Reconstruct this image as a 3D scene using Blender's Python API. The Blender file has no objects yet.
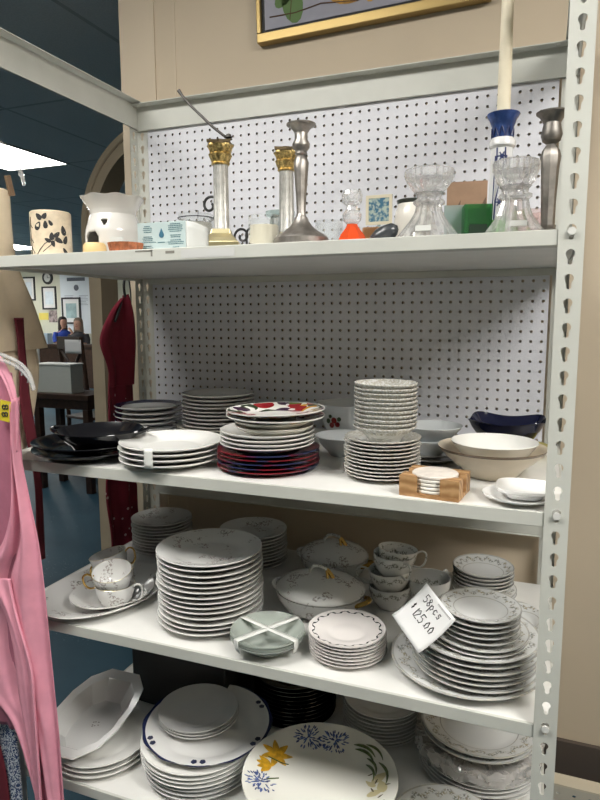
import bpy, bmesh, math, random
from mathutils import Vector, Matrix
random.seed(7)
I = 0.0254; FZ = 80.4           # everything below is laid out in inches; FZ = floor under the origin row
COL = bpy.context.scene.collection
pi = math.pi; sin = math.sin; cos = math.cos
S1, S2, S3, S4 = -16.15, -34.25, -49.3, -65.3      # the four shelf tops
def P(x, y, z): return Vector((x*I, y*I, (z+FZ)*I))

# ------------------------------------------------------------------ materials
class NT:
    def __init__(s, m): s.t = m.node_tree; s.n = s.t.nodes; s.l = s.t.links
    def new(s, typ, **kw):
        n = s.n.new(typ)
        for k, v in kw.items(): setattr(n, k, v)
        return n
    def put(s, sock, v):
        if isinstance(v, bpy.types.NodeSocket): s.l.new(v, sock)
        else: sock.default_value = v
    def m(s, op, a, b=0.0, c=0.0, clamp=False):
        n = s.new('ShaderNodeMath', operation=op); n.use_clamp = clamp
        s.put(n.inputs[0], a); s.put(n.inputs[1], b); s.put(n.inputs[2], c); return n.outputs[0]
    def mix(s, f, a, b):
        n = s.new('ShaderNodeMix', data_type='RGBA')
        s.put(n.inputs['Factor'], f); s.put(n.inputs['A'], a) if False else None
        ia = [i for i in n.inputs if i.type == 'RGBA']; s.put(ia[0], a); s.put(ia[1], b)
        return [o for o in n.outputs if o.type == 'RGBA'][0]
    def coord(s): return s.new('ShaderNodeTexCoord').outputs['Object']
    def noise(s, scale, detail=3.0, vec=None, rough=.55):
        n = s.new('ShaderNodeTexNoise'); n.inputs['Scale'].default_value = scale; n.inputs['Detail'].default_value = detail
        n.inputs['Roughness'].default_value = rough
        s.l.new(vec if vec is not None else s.coord(), n.inputs['Vector']); return n.outputs[0]
    def step(s, v, lo, hi):
        n = s.new('ShaderNodeMapRange'); n.interpolation_type = 'SMOOTHSTEP'
        s.put(n.inputs[0], v); n.inputs[1].default_value = lo; n.inputs[2].default_value = hi; return n.outputs[0]
    def band(s, v, a, b, e=.01): return s.m('MULTIPLY', s.step(v, a-e, a+e), s.m('SUBTRACT', 1.0, s.step(v, b-e, b+e)))
    def up(s):
        x = s.new('ShaderNodeSeparateXYZ'); s.l.new(s.new('ShaderNodeNewGeometry').outputs['Normal'], x.inputs[0]); return s.step(x.outputs[2], .1, .4)
    def polar(s):            # radius in inches and angle in the object's own frame
        x = s.new('ShaderNodeSeparateXYZ'); s.l.new(s.coord(), x.inputs[0])
        r = s.m('SQRT', s.m('ADD', s.m('MULTIPLY', x.outputs[0], x.outputs[0]), s.m('MULTIPLY', x.outputs[1], x.outputs[1])))
        return s.m('DIVIDE', r, I), s.m('ARCTAN2', x.outputs[1], x.outputs[0]), s.m('DIVIDE', x.outputs[2], I)
def c4(c): return (c[0], c[1], c[2], 1.0)
def mat(name, col, rough=.5, metal=0.0, trans=0.0, emit=None, es=1.0, ior=1.5, vary=0.0, vscale=40, bump=0.0, bscale=200, spec=.5):
    m = bpy.data.materials.new(name); m.use_nodes = True
    b = m.node_tree.nodes['Principled BSDF']; n = NT(m)
    b.inputs['Base Color'].default_value = c4(col); b.inputs['Roughness'].default_value = rough
    b.inputs['Metallic'].default_value = metal; b.inputs['IOR'].default_value = ior
    b.inputs['Transmission Weight'].default_value = trans; b.inputs['Specular IOR Level'].default_value = spec
    if emit: b.inputs['Emission Color'].default_value = c4(emit); b.inputs['Emission Strength'].default_value = es
    if vary:
        f = n.step(n.noise(vscale, 4), .3, .7)
        n.put(b.inputs['Base Color'], n.mix(f, c4([max(0, x*(1-vary)) for x in col]), c4([min(1, x*(1+vary*.6)) for x in col])))
    if bump:
        bn = n.new('ShaderNodeBump'); bn.inputs['Strength'].default_value = bump; bn.inputs['Distance'].default_value = .002
        n.l.new(n.noise(bscale, 3), bn.inputs['Height']); n.l.new(bn.outputs[0], b.inputs['Normal'])
    m['b'] = 1
    return m
def bsdf(m): return m.node_tree.nodes['Principled BSDF']
WHITE = (.78, .78, .76)
def china(name, base=WHITE, kind=None, R=4.5, col=(.2, .2, .2), rough=.16):
    """glazed china; kind picks the printed decoration, placed by radius in the plate's own frame"""
    m = mat(name, base, rough); n = NT(m); r, th, z = n.polar(); B = c4(base); out = B
    if kind == 'spray':      # sparse grey pink flower sprays
        g = n.m('MULTIPLY', n.m('MULTIPLY', n.up(), n.step(n.noise(26, 2), .56, .61)), n.step(n.noise(190, 3), .49, .57))
        g = n.m('MULTIPLY', g, n.band(r, .15*R, .96*R, .1))
        c = n.mix(n.step(n.noise(60, 2), .42, .58), c4((.22, .22, .19)), c4((.36, .27, .26)))
        out = n.mix(n.m('MULTIPLY', g, .85), B, c)
    elif kind == 'garland':  # dense grey garland round the rim plus a thin inner line
        w = n.m('MULTIPLY', n.m('SINE', n.m('MULTIPLY', th, 16.0)), .05*R)
        d = n.m('ABSOLUTE', n.m('SUBTRACT', n.m('SUBTRACT', r, .83*R), w))
        g = n.m('MULTIPLY', n.m('SUBTRACT', 1.0, n.step(d, .02*R, .085*R)), n.step(n.noise(230, 3), .44, .56))
        g = n.m('MAXIMUM', g, n.m('MULTIPLY', n.band(r, .655*R, .675*R, .02), .7))
        g = n.m('MULTIPLY', n.up(), n.m('MAXIMUM', g, n.m('MULTIPLY', n.band(r, .965*R, 1.1*R, .02), .55)))
        c = n.mix(n.step(n.noise(90, 2), .45, .6), c4((.17, .18, .16)), c4((.34, .29, .17)))
        out = n.mix(n.m('MULTIPLY', g, .85), B, c)
    elif kind == 'scroll':   # black running scroll
        w = n.m('MULTIPLY', n.m('SINE', n.m('MULTIPLY', th, 14.0)), .036*R)
        d = n.m('ABSOLUTE', n.m('SUBTRACT', n.m('SUBTRACT', r, .86*R), w))
        q = n.m('MULTIPLY', n.m('MAXIMUM', n.m('ADD', n.m('SINE', n.m('ADD', n.m('MULTIPLY', th, 28.0), 1.2)), .5), .38), .021*R)
        g = n.m('LESS_THAN', d, q); g = n.m('MAXIMUM', g, n.m('MULTIPLY', n.band(r, .985*R, 1.1*R, .01), .55))
        out = n.mix(n.m('MULTIPLY', n.up(), g), B, c4(col))
    elif kind == 'rim':
        out = n.mix(n.m('MULTIPLY', n.up(), n.band(r, .972*R, 1.3*R, .02)), B, c4(col))
    elif kind == 'wide':
        out = n.mix(n.m('MULTIPLY', n.up(), n.band(r, .80*R, 1.3*R, .02)), B, c4(col))
    elif kind == 'line':
        out = n.mix(n.band(r, .60*R, .62*R, .02), B, c4(col))
    elif kind == 'fruit':    # big red, ochre, green and plum fruit shapes on the rim
        v = n.new('ShaderNodeTexVoronoi'); v.inputs['Scale'].default_value = 26; n.l.new(n.coord(), v.inputs['Vector'])
        x = n.new('ShaderNodeSeparateColor'); n.l.new(v.outputs['Color'], x.inputs[0])
        rp = n.new('ShaderNodeValToRGB'); e = rp.color_ramp; e.interpolation = 'CONSTANT'
        e.elements[0].position = 0; e.elements[0].color = c4((.03, .05, .02)); e.elements[1].position = .85; e.elements[1].color = c4((.05, .02, .05))
        for p_, q_ in ((.22, (.30, .015, .02)), (.42, (.55, .27, .03)), (.6, (.10, .14, .03)), (.72, (.34, .05, .02))):
            k = e.elements.new(p_); k.color = c4(q_)
        n.l.new(x.outputs[0], rp.inputs[0])
        g = n.m('MULTIPLY', n.band(r, .42*R, .97*R, .05), n.m('LESS_THAN', v.outputs['Distance'], .66))
        g = n.m('MULTIPLY', g, n.step(n.noise(30, 1), .40, .44)); out = n.mix(g, B, rp.outputs[0])
    elif kind == 'side':     # decoration round a cup or tureen wall
        g = n.m('MULTIPLY', n.step(n.noise(30, 2), .55, .60), n.step(n.noise(200, 3), .48, .56))
        c = n.mix(n.step(n.noise(60, 2), .42, .58), c4((.20, .20, .18)), c4((.30, .25, .23)))
        out = n.mix(n.m('MULTIPLY', g, .8), B, c)
    elif kind == 'cupband':
        w = n.m('MULTIPLY', n.m('SINE', n.m('MULTIPLY', th, 10.0)), .14)
        d = n.m('ABSOLUTE', n.m('SUBTRACT', n.m('SUBTRACT', z, R), w))
        g = n.m('MULTIPLY', n.m('SUBTRACT', 1.0, n.step(d, .06, .32)), n.step(n.noise(230, 3), .44, .56))
        out = n.mix(n.m('MULTIPLY', g, .85), B, c4((.18, .19, .15)))
    elif kind == 'mottle':   # red and blue swirled glass
        f = n.step(n.noise(11, 2), .46, .54)
        out = n.mix(f, c4((.022, .030, .085)), c4((.15, .008, .014)))
    n.put(bsdf(m).inputs['Base Color'], out); return m

M = {}
M['metal'] = mat('painted_white_metal', (.55, .555, .51), .42, vary=.05, vscale=9)
M['shelf'] = mat('white_shelf_board', (.74, .735, .71), .38, vary=.04, vscale=12)
M['peg'] = mat('white_pegboard', (.66, .665, .71), .5, vary=.03, vscale=300)
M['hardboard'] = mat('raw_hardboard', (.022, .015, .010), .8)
M['rivet'] = mat('rivet_white', (.66, .66, .63), .3)
M['wall'] = mat('tan_wall_paint', (.54, .45, .335), .7, vary=.04, vscale=3)
M['trim'] = mat('tan_trim', (.55, .46, .345), .55)
M['dark'] = mat('dark_brown_baseboard', (.078, .060, .049), .5)
M['jamb'] = mat('beige_casing', (.44, .36, .255), .5, vary=.05, vscale=6)
M['gold'] = mat('bright_gold', (.62, .40, .12), .25, 1.0)
M['antique'] = mat('antique_brass', (.62, .46, .19), .33, 1.0, vary=.5, vscale=160, bump=.6, bscale=260)
M['palebrass'] = mat('pale_brass', (.68, .60, .36), .3, .9)
M['pewter'] = mat('pewter', (.23, .215, .195), .48, 1.0, vary=.25, vscale=40)
M['pewterlight'] = mat('worn_pewter', (.36, .335, .31), .45, 1.0, vary=.25, vscale=40)
M['silver'] = mat('brushed_silver', (.56, .55, .52), .5, .75, vary=.18, vscale=60)
M['iron'] = mat('black_iron', (.012, .012, .013), .45)
M['rod'] = mat('dark_bronze_rod', (.045, .038, .034), .5, 0)
def clear(name, tint, tr, gl, df, rough=.04):
    """thin clear glass: see-through, mirror sheen at grazing angles and a little body"""
    m = bpy.data.materials.new(name); m.use_nodes = True; n = NT(m); n.n.clear(); out = n.new('ShaderNodeOutputMaterial')
    T = n.new('ShaderNodeBsdfTransparent'); T.inputs[0].default_value = c4(tint); G = n.new('ShaderNodeBsdfGlossy'); G.inputs['Roughness'].default_value = rough
    D = n.new('ShaderNodeBsdfDiffuse'); D.inputs[0].default_value = c4(tint)
    a = n.new('ShaderNodeMixShader'); a.inputs[0].default_value = df; n.l.new(T.outputs[0], a.inputs[1]); n.l.new(D.outputs[0], a.inputs[2])
    lw = n.new('ShaderNodeLayerWeight'); lw.inputs['Blend'].default_value = .22
    b_ = n.new('ShaderNodeMixShader'); n.l.new(n.m('MULTIPLY', lw.outputs['Facing'], gl), b_.inputs[0]); n.l.new(a.outputs[0], b_.inputs[1]); n.l.new(G.outputs[0], b_.inputs[2])
    n.l.new(b_.outputs[0], out.inputs[0]); return m
M['glass'] = clear('clear_glass', (.96, .97, .97), 0, .45, .07)
def crystal_mat():
    m = clear('cut_crystal', (.97, .97, .97), 0, .8, .27, .02); n = NT(m); out = [x for x in n.n if x.type == 'OUTPUT_MATERIAL'][0]; src = out.inputs[0].links[0].from_socket
    g = n.new('ShaderNodeBsdfGlass'); g.inputs['IOR'].default_value = 1.5; g.inputs['Roughness'].default_value = .03
    x = n.new('ShaderNodeMixShader'); x.inputs[0].default_value = .38; n.l.new(src, x.inputs[1]); n.l.new(g.outputs[0], x.inputs[2]); n.l.new(x.outputs[0], out.inputs[0]); return m
M['crystal'] = crystal_mat()
M['greenglass'] = clear('green_glass', (.26, .62, .32), 0, .4, .10)
M['lime'] = clear('lime_green_glass', (.28, .75, .12), 0, .3, .35)
M['paleglass'] = clear('pale_aqua_glass', (.78, .88, .86), 0, .3, .35, .15)
M['celadon'] = clear('pale_green_glass', (.82, .86, .82), 0, .45, .30)
M['orange'] = mat('orange_glass', (.75, .085, .02), .12, 0, .25)
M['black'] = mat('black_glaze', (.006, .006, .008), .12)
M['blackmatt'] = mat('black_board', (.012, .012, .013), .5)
M['navy'] = mat('navy_glaze', (.008, .010, .035), .06)
M['wax'] = mat('cream_wax', (.80, .72, .55), .55)
M['whitewax'] = mat('white_wax', (.78, .74, .66), .5)
M['yellowwax'] = mat('yellow_wax', (.72, .52, .25), .5)
M['clay'] = mat('terracotta_wax', (.42, .14, .06), .6, vary=.3, vscale=120)
M['cream'] = mat('cream_stoneware', (.62, .545, .43), .3, vary=.04)
M['creamrim'] = mat('brown_rim', (.13, .085, .05), .3)
M['ivory'] = mat('ivory_glaze', (.80, .77, .70), .22)
M['burner'] = mat('white_glaze', (.62, .605, .575), .14)
M['darkmatt'] = mat('matt_dark_brown', (.10, .09, .08), .7)  # plain dark matt tone, assigned to no mesh
M['teal'] = mat('pale_teal_card', (.41, .50, .50), .6)
M['tealink'] = mat('teal_ink', (.07, .17, .20), .6)
M['card'] = mat('white_card', (.56, .57, .55), .6)
M['cardboard'] = mat('brown_cardboard', (.30, .19, .12), .75, vary=.08)
M['paper'] = mat('white_paper', (.68, .68, .68), .7)
M['ink'] = mat('black_ink', (.02, .02, .022), .6)
M['tape'] = mat('clear_tape', (.72, .73, .70), .3)
M['wood'] = mat('oak', (.42, .235, .10), .45)
M['pinkcloth'] = mat('pink_twill', (.78, .33, .43), .85, vary=.08, vscale=18, bump=.25, bscale=900)
M['beigecloth'] = mat('beige_canvas', (.68, .565, .41), .9, vary=.07, vscale=22, bump=.25, bscale=800)
M['redcloth'] = mat('dark_red_cotton', (.17, .006, .022), .85)
M['maroon'] = mat('maroon_strap', (.115, .008, .018), .85)
M['yellowtag'] = mat('yellow_tag', (.62, .50, .03), .5)
M['plastic'] = clear('clear_plastic', (.93, .93, .93), 0, .55, .26, .08)
M['yellow'] = mat('yellow_glaze', (.42, .36, .05), .3)
M['stone'] = mat('dark_stone', (.045, .05, .055), .25)
M['amberglass'] = mat('amber_block', (.45, .23, .10), .3, 0, .3)
M['whiteglass'] = mat('milk_white', (.80, .80, .79), .12)
M['wood_dark'] = mat('dark_stained_wood', (.045, .022, .014), .4, vary=.3, vscale=20)
M['skin'] = mat('skin', (.50, .28, .20), .6)
M['hairdark'] = mat('dark_hair', (.018, .010, .008), .5)
M['hairgrey'] = mat('grey_brown_hair', (.20, .15, .11), .6)
M['blue'] = mat('royal_blue_top', (.015, .05, .33), .8)
M['charcoal'] = mat('charcoal_clothing', (.03, .03, .035), .8)
M['farwall'] = mat('pale_green_wall', (.56, .56, .46), .7)
M['tray'] = mat('blue_plastic', (.03, .14, .22), .4)
def wood_rings():
    m = M['wood']; n = NT(m); w = n.new('ShaderNodeTexWave'); w.wave_type = 'RINGS'; w.inputs['Scale'].default_value = 38
    w.inputs['Distortion'].default_value = 3; w.inputs['Detail'].default_value = 2
    mp = n.new('ShaderNodeMapping'); mp.inputs['Scale'].default_value = (1, .5, 1); mp.inputs['Location'].default_value = (.02, .1, .02)
    n.l.new(n.coord(), mp.inputs[0]); n.l.new(mp.outputs[0], w.inputs['Vector'])
    n.put(bsdf(m).inputs['Base Color'], n.mix(w.outputs[1], c4((.30, .155, .06)), c4((.50, .30, .14))))
wood_rings()
def spotted(name, base, dot, scale, size):
    m = mat(name, base, .85); n = NT(m); v = n.new('ShaderNodeTexVoronoi'); v.inputs['Scale'].default_value = scale
    n.l.new(n.coord(), v.inputs['Vector'])
    n.put(bsdf(m).inputs['Base Color'], n.mix(n.m('LESS_THAN', v.outputs['Distance'], size), c4(base), c4(dot))); return m
M['reddots'] = spotted('dark_red_dotted_cotton', (.17, .006, .022), (.50, .36, .36), 34, .16)
def print_cloth():
    m = mat('blue_white_print', (.5, .5, .5), .85); n = NT(m)
    n.put(bsdf(m).inputs['Base Color'], n.mix(n.step(n.noise(260, 3), .47, .53), c4((.02, .05, .16)), c4((.62, .66, .72)))); return m
M['print'] = print_cloth()
def floor_mat():
    m = mat('blue_floor_paint', (.035, .085, .125), .5, spec=.08); n = NT(m)
    f = n.step(n.noise(1.6, 4), .35, .65); sp = n.m('MULTIPLY', n.step(n.noise(90, 2), .66, .72), n.step(n.noise(3.0, 2), .5, .62))
    n.put(bsdf(m).inputs['Base Color'], n.mix(n.m('MULTIPLY', sp, .5), n.mix(f, c4((.026, .062, .090)), c4((.036, .082, .115))), c4((.45, .55, .6)))); return m
M['floor'] = floor_mat()
def ceil_mat():
    m = mat('grey_ceiling_tile', (.14, .165, .19), .85); n = NT(m)
    x = n.new('ShaderNodeSeparateXYZ'); n.l.new(n.coord(), x.inputs[0])
    def line(s, per, off): return n.m('LESS_THAN', n.m('ABSOLUTE', n.m('SUBTRACT', n.m('MODULO', n.m('ADD', n.m('DIVIDE', s, I), off), per), per/2)), .45)
    g = n.m('MAXIMUM', line(x.outputs[0], 24.0, 2400.0+3+12), line(x.outputs[1], 48.0, 4800.0-54+24))
    f = n.mix(n.step(n.noise(120, 3), .35, .65), c4((.80, .80, .80)), c4((.88, .87, .87)))
    n.put(bsdf(m).inputs['Base Color'], n.mix(g, f, c4((.60, .60, .59)))); return m
M['ceiling'] = ceil_mat()
def quilt():
    m = mat('white_quilted_vinyl', (.60, .62, .58), .5); n = NT(m)
    v = n.new('ShaderNodeTexBrick'); v.inputs['Scale'].default_value = 22; v.inputs['Color1'].default_value = c4((.60, .62, .58)); v.inputs['Color2'].default_value = c4((.57, .59, .55))
    v.inputs['Mortar'].default_value = c4((.50, .52, .49)); v.inputs['Mortar Size'].default_value = .03
    mp = n.new('ShaderNodeMapping'); mp.inputs['Rotation'].default_value = (pi/2, .5, 0); n.l.new(n.coord(), mp.inputs[0]); n.l.new(mp.outputs[0], v.inputs['Vector'])
    n.put(bsdf(m).inputs['Base Color'], v.outputs[0]); return m
M['quilt'] = quilt()
M['wrap'] = clear('crumpled_clear_wrap', (.90, .88, .86), 0, .8, .30, .1)

# ------------------------------------------------------------------ mesh building (inches)
class MB:
    def __init__(s): s.bm = bmesh.new(); s.mi = 0
    def face(s, vs):
        try:
            f = s.bm.faces.new(vs); f.material_index = s.mi; return f
        except ValueError: return None
    def v(s, *p): return s.bm.verts.new(p)
    def box(s, x0, x1, y0, y1, z0, z1, mx=None):
        q = [Vector((x, y, z)) for z in (z0, z1) for y in (y0, y1) for x in (x0, x1)]
        if mx is not None: q = [mx @ a for a in q]
        q = [s.bm.verts.new(a) for a in q]
        for f in ((0, 2, 3, 1), (4, 5, 7, 6), (0, 1, 5, 4), (2, 6, 7, 3), (0, 4, 6, 2), (1, 3, 7, 5)): s.face([q[i] for i in f])
        return s
    def lathe(s, prof, n=40, cx=0, cy=0, fn=None, mis=None, mx=None):
        """prof [(r, z)]; fn(angle, r, z) -> (x, y, z) bends the ring; closes at r = 0"""
        rings = []
        for r, z in prof:
            if r < 1e-5:
                p = Vector(fn(0, 0, z)) if fn else Vector((0, 0, z)); p = p + Vector((cx, cy, 0))
                rings.append([s.bm.verts.new(mx @ p if mx else p)]); continue
            ring = []
            for k in range(n):
                a = 2*pi*k/n; p = Vector(fn(a, r, z)) if fn else Vector((r*cos(a), r*sin(a), z)); p = p + Vector((cx, cy, 0))
                ring.append(s.bm.verts.new(mx @ p if mx else p))
            rings.append(ring)
        for i in range(len(rings)-1):
            a, b = rings[i], rings[i+1]
            if mis: s.mi = mis[i]
            for k in range(n):
                k2 = (k+1) % n
                if len(a) == 1 and len(b) == 1: break
                if len(a) == 1: s.face([a[0], b[k], b[k2]])
                elif len(b) == 1: s.face([a[k], b[0], a[k2]])
                else: s.face([a[k], b[k], b[k2], a[k2]])
        return s
    def tube(s, pts, r, n=8, closed=False, flat=1.0):
        pts = [Vector(p) for p in pts]; N = len(pts); rings = []; prev = None
        for i, p in enumerate(pts):
            t = (pts[(i+1) % N] - pts[i-1]) if closed else (pts[min(i+1, N-1)] - pts[max(i-1, 0)])
            t.normalize()
            if prev is None: a = t.orthogonal().normalized()
            else: a = (prev - t*prev.dot(t)).normalized()
            prev = a; b = t.cross(a); rr = r[i] if isinstance(r, (list, tuple)) else r
            rings.append([s.bm.verts.new(p + a*rr*cos(2*pi*k/n) + b*rr*flat*sin(2*pi*k/n)) for k in range(n)])
        for i in range(N if closed else N-1):
            A, B = rings[i], rings[(i+1) % N]
            for k in range(n): s.face([A[k], A[(k+1) % n], B[(k+1) % n], B[k]])
        if not closed: s.face(rings[0][::-1]); s.face(rings[-1])
        return s
    def prism(s, poly, z0, z1, mx=None):
        f = lambda q: s.bm.verts.new(mx @ Vector(q) if mx else q)
        a = [f((x, y, z0)) for x, y in poly]; b = [f((x, y, z1)) for x, y in poly]; n = len(poly)
        s.face(a[::-1]); s.face(b)
        for i in range(n): s.face([a[i], a[(i+1) % n], b[(i+1) % n], b[i]])
        return s
    def grid(s, fn, nu, nv):
        g = [[s.bm.verts.new(fn(i/nu, j/nv)) for j in range(nv+1)] for i in range(nu+1)]
        for i in range(nu):
            for j in range(nv): s.face([g[i][j], g[i+1][j], g[i+1][j+1], g[i][j+1]])
        return s
    def holed(s, cell, hole, mx, t, inner=None):
        """a rectangular cell (x0,x1,y0,y1) with a star shaped hole outline, t thick"""
        x0, x1, y0, y1 = cell; c = Vector((sum(p[0] for p in hole)/len(hole), sum(p[1] for p in hole)/len(hole)))
        ang = lambda p: math.atan2(p[1]-c.y, p[0]-c.x)
        L = [(ang(p), p) for p in hole]; L.sort(); inn = [p for _, p in L]; out = []
        for a, p in L:
            dx, dy = cos(a), sin(a); tt = 1e9
            if abs(dx) > 1e-9: tt = min(tt, ((x1 if dx > 0 else x0)-c.x)/dx)
            if abs(dy) > 1e-9: tt = min(tt, ((y1 if dy > 0 else y0)-c.y)/dy)
            out.append([c.x+dx*tt, c.y+dy*tt])
        for k in ((x0, y0), (x1, y0), (x1, y1), (x0, y1)):
            j = min(range(len(out)), key=lambda q: (out[q][0]-k[0])**2+(out[q][1]-k[1])**2); out[j] = list(k)
        V = lambda p, z: s.bm.verts.new(mx @ Vector((p[0], p[1], z)))
        n = len(inn); fi = [V(p, 0) for p in inn]; fo = [V(p, 0) for p in out]; bi = [V(p, t) for p in inn]; bo = [V(p, t) for p in out]
        for k in range(n):
            k2 = (k+1) % n
            s.face([fi[k], fo[k], fo[k2], fi[k2]])
            if inner is not None: m0, s.mi = s.mi, inner
            s.face([bi[k], bi[k2], bo[k2], bo[k]]); s.face([fi[k], fi[k2], bi[k2], bi[k]])
            if inner is not None: s.mi = m0
        return s
    def build(s, name, mats, parent=None, loc=(0, 0, 0), rot=(0, 0, 0), smooth=True, bevel=0, world=None, angle=40, solid=0, subsurf=0):
        bm = s.bm
        for v in bm.verts: v.co *= I
        bmesh.ops.recalc_face_normals(bm, faces=bm.faces)
        me = bpy.data.meshes.new(name); bm.to_mesh(me); bm.free()
        for m in (mats if isinstance(mats, (list, tuple)) else [mats]): me.materials.append(M[m] if isinstance(m, str) else m)
        o = bpy.data.objects.new(name, me); COL.objects.link(o)
        if smooth:
            me.polygons.foreach_set('use_smooth', [True]*len(me.polygons))
            try: me.set_sharp_from_angle(angle=math.radians(angle))
            except Exception: pass
        if parent: o.parent = parent; o.location = Vector(loc)*I
        else: o.location = P(*loc)
        o.rotation_euler = rot
        if subsurf: d = o.modifiers.new('s', 'SUBSURF'); d.levels = d.render_levels = subsurf
        if solid: d = o.modifiers.new('t', 'SOLIDIFY'); d.thickness = solid*I; d.offset = 0
        if bevel: d = o.modifiers.new('b', 'BEVEL'); d.width = bevel*I; d.segments = 2; d.limit_method = 'ANGLE'
        return o
def tag(o, label=None, cat=None, group=None, kind=None):
    if label: o['label'] = label
    if cat: o['category'] = cat
    if group: o['group'] = group
    if kind: o['kind'] = kind
    return o
def thing(name, label, cat, loc, rot=(0, 0, 0), group=None):
    o = bpy.data.objects.new(name, None); COL.objects.link(o); o.location = P(*loc); o.rotation_euler = rot; o.empty_display_size = .02
    return tag(o, label, cat, group)
def copy_tree(o, parent=None):
    c = o.copy(); COL.objects.link(c)
    if parent: c.parent = parent
    for ch in [x for x in bpy.data.objects if x.parent == o]: copy_tree(ch, c)
    return c
def oval(ax, ay, fl=None):
    def fn(a, r, z): return (r*ax*cos(a), r*ay*sin(a), z)
    return fn
def scallop(n, amp, R):
    def fn(a, r, z):
        k = 1 + amp*cos(n*a)*max(0, r/R-.5)*2
        return (r*k*cos(a), r*k*sin(a), z)
    return fn
def plate_prof(R, H, w=.62, t=.13, foot=.52):
    a = .14; W = R*w; F = R*foot
    return [(0, a), (W*.8, a), (W*.97, a+.03), (W*1.06, a+.22*H), (W+(R-W)*.5, a+(H-a)*.62), (R*.975, H-.02), (R*.995, H), (R, H-t*.45), (R*.985, H-t*.95),
            (W+(R-W)*.5, a+(H-a)*.62-t*1.1), (W*1.03, max(.06, a+.2*H-t)), (F*1.06, .06), (F*1.02, 0), (F*.93, 0), (F*.9, .06), (0, .06)]
def bowl_prof(R, H, t=.14, foot=.45, pw=.55):
    o = []; F = R*foot; N = 8
    for i in range(N+1):
        u = i/N; r = R*(u**.75); o.append((r, t*.9 + .05 + (H-t*.9-.05)*(u**(1/pw))))
    o += [(R+.02, H-.05), (R*.985, H-.12), (R*.962, H-.24)]
    for i in range(N-1, 1, -1):
        u = i/N; r = R*(u**.75)
        if r < F*1.08: break
        o.append((r*.995, max(.1, (H-.05)*(u**(1/pw)) + .05 - t*.5)))
    o += [(F*1.05, .08), (F, 0), (F*.88, 0), (F*.86, .07), (0, .07)]
    return o
ORD = ['topmost', 'second from the top', 'third from the top', 'fourth from the top', 'fifth from the top', 'sixth from the top', 'seventh from the top', 'eighth from the top', 'ninth from the top', 'tenth from the top',
       'eleventh from the top', 'twelfth from the top', 'thirteenth from the top', 'fourteenth from the top']
def ordinal(k, n):          # k counted from the bottom
    t = n-1-k
    return 'lowest' if k == 0 and n > 1 else ORD[t]
def stack(proto, n, x, y, z, pitch, what, where, group, jit=.05, tilt=.006, spin=True):
    """copies proto n times upward; every piece keeps its own label"""
    out = []
    for k in range(n):
        o = proto if k == 0 else copy_tree(proto)
        o.location = P(x+random.uniform(-jit, jit), y+random.uniform(-jit, jit), z+k*pitch)
        o.rotation_euler = (random.uniform(-tilt, tilt), random.uniform(-tilt, tilt), random.uniform(0, 6.28) if spin else o.rotation_euler[2])
        o['label'] = f"{what}, {ordinal(k, n)} in {where}" if n > 1 else f"{what} {where}"
        out.append(o)
        if n > 1: o['group'] = group
    return out
def disc(name, cat, R, H, m, w=.62, t=.13, n=56, fn=None, loc=(0, 0, 0), foot=.52):
    b = MB(); b.lathe(plate_prof(R, H, w, t, foot), n, fn=fn); return tag(b.build(name, m, loc=loc, angle=60), 'x', cat)
def bowl(name, cat, R, H, m, t=.14, n=52, fn=None, loc=(0, 0, 0), foot=.45, pw=.55):
    b = MB(); b.lathe(bowl_prof(R, H, t, foot, pw), n, fn=fn); return tag(b.build(name, m, loc=loc, angle=60), 'x', cat)
def lab(o, s): o['label'] = s; return o

# ------------------------------------------------------------------ camera (fitted to the pegboard grid and post holes)
def camera():
    cd = bpy.data.cameras.new('camera'); o = bpy.data.objects.new('camera', cd); COL.objects.link(o)
    a, b, c = -.3680, -.1329, -.0026
    f = Vector((sin(a)*cos(b), cos(a)*cos(b), sin(b))); r = Vector((cos(a), -sin(a), 0)); u = r.cross(f)
    r2 = r*cos(c)+u*sin(c); u2 = -r*sin(c)+u*cos(c)
    o.matrix_world = Matrix(((r2.x, u2.x, -f.x, 22.6145*I), (r2.y, u2.y, -f.y, -67.4311*I), (r2.z, u2.z, -f.z, (-21.4071+FZ)*I), (0, 0, 0, 1)))
    cd.sensor_width = 36; cd.lens = 627.44/800*36; cd.clip_start = .02; cd.clip_end = 60
    bpy.context.scene.camera = o
camera()

# ------------------------------------------------------------------ the setting
def struct(name, b, m, **k): return tag(b.build(name, m, **k), kind='structure')
CZ = 27.6
b = MB(); b.box(-520, 130, -190, 446, -FZ-4, -FZ); struct('floor', b, 'floor', smooth=False)
b = MB(); b.box(-520, 130, -190, 446, CZ, CZ+3); struct('ceiling', b, 'ceiling', smooth=False)
b = MB(); b.box(-27.6, 130, 1.6, 8, -FZ, CZ)
struct('wall_back', b, 'wall', smooth=False)
b = MB(); b.box(-27.6, -22.6, 1.42, 1.6, -FZ, CZ); struct('trim_1', b, 'trim', smooth=False, bevel=.04)
b = MB(); b.box(-20.0, -19.75, 1.5, 1.6, -FZ, CZ); struct('trim_2', b, 'trim', smooth=False)
b = MB(); b.box(24.9, 130, 1.05, 1.6, -FZ, -67.1); struct('baseboard_back', b, 'dark', smooth=False, bevel=.06)
b = MB(); b.box(-520, -300, 441, 446, -FZ, CZ); b.box(-300, 130, 441, 446, -FZ, CZ); struct('wall_far', b, 'farwall', smooth=False)
b = MB(); b.box(-526, -520, -190, 446, -FZ, CZ); struct('wall_left', b, 'farwall', smooth=False)
b = MB(); b.box(-520, 130, -196, -190, -FZ, CZ); struct('wall_front', b, 'farwall', smooth=False)
b = MB(); b.box(130, 136, -196, 446, -FZ, CZ); struct('wall_right', b, 'wall', smooth=False)
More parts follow.
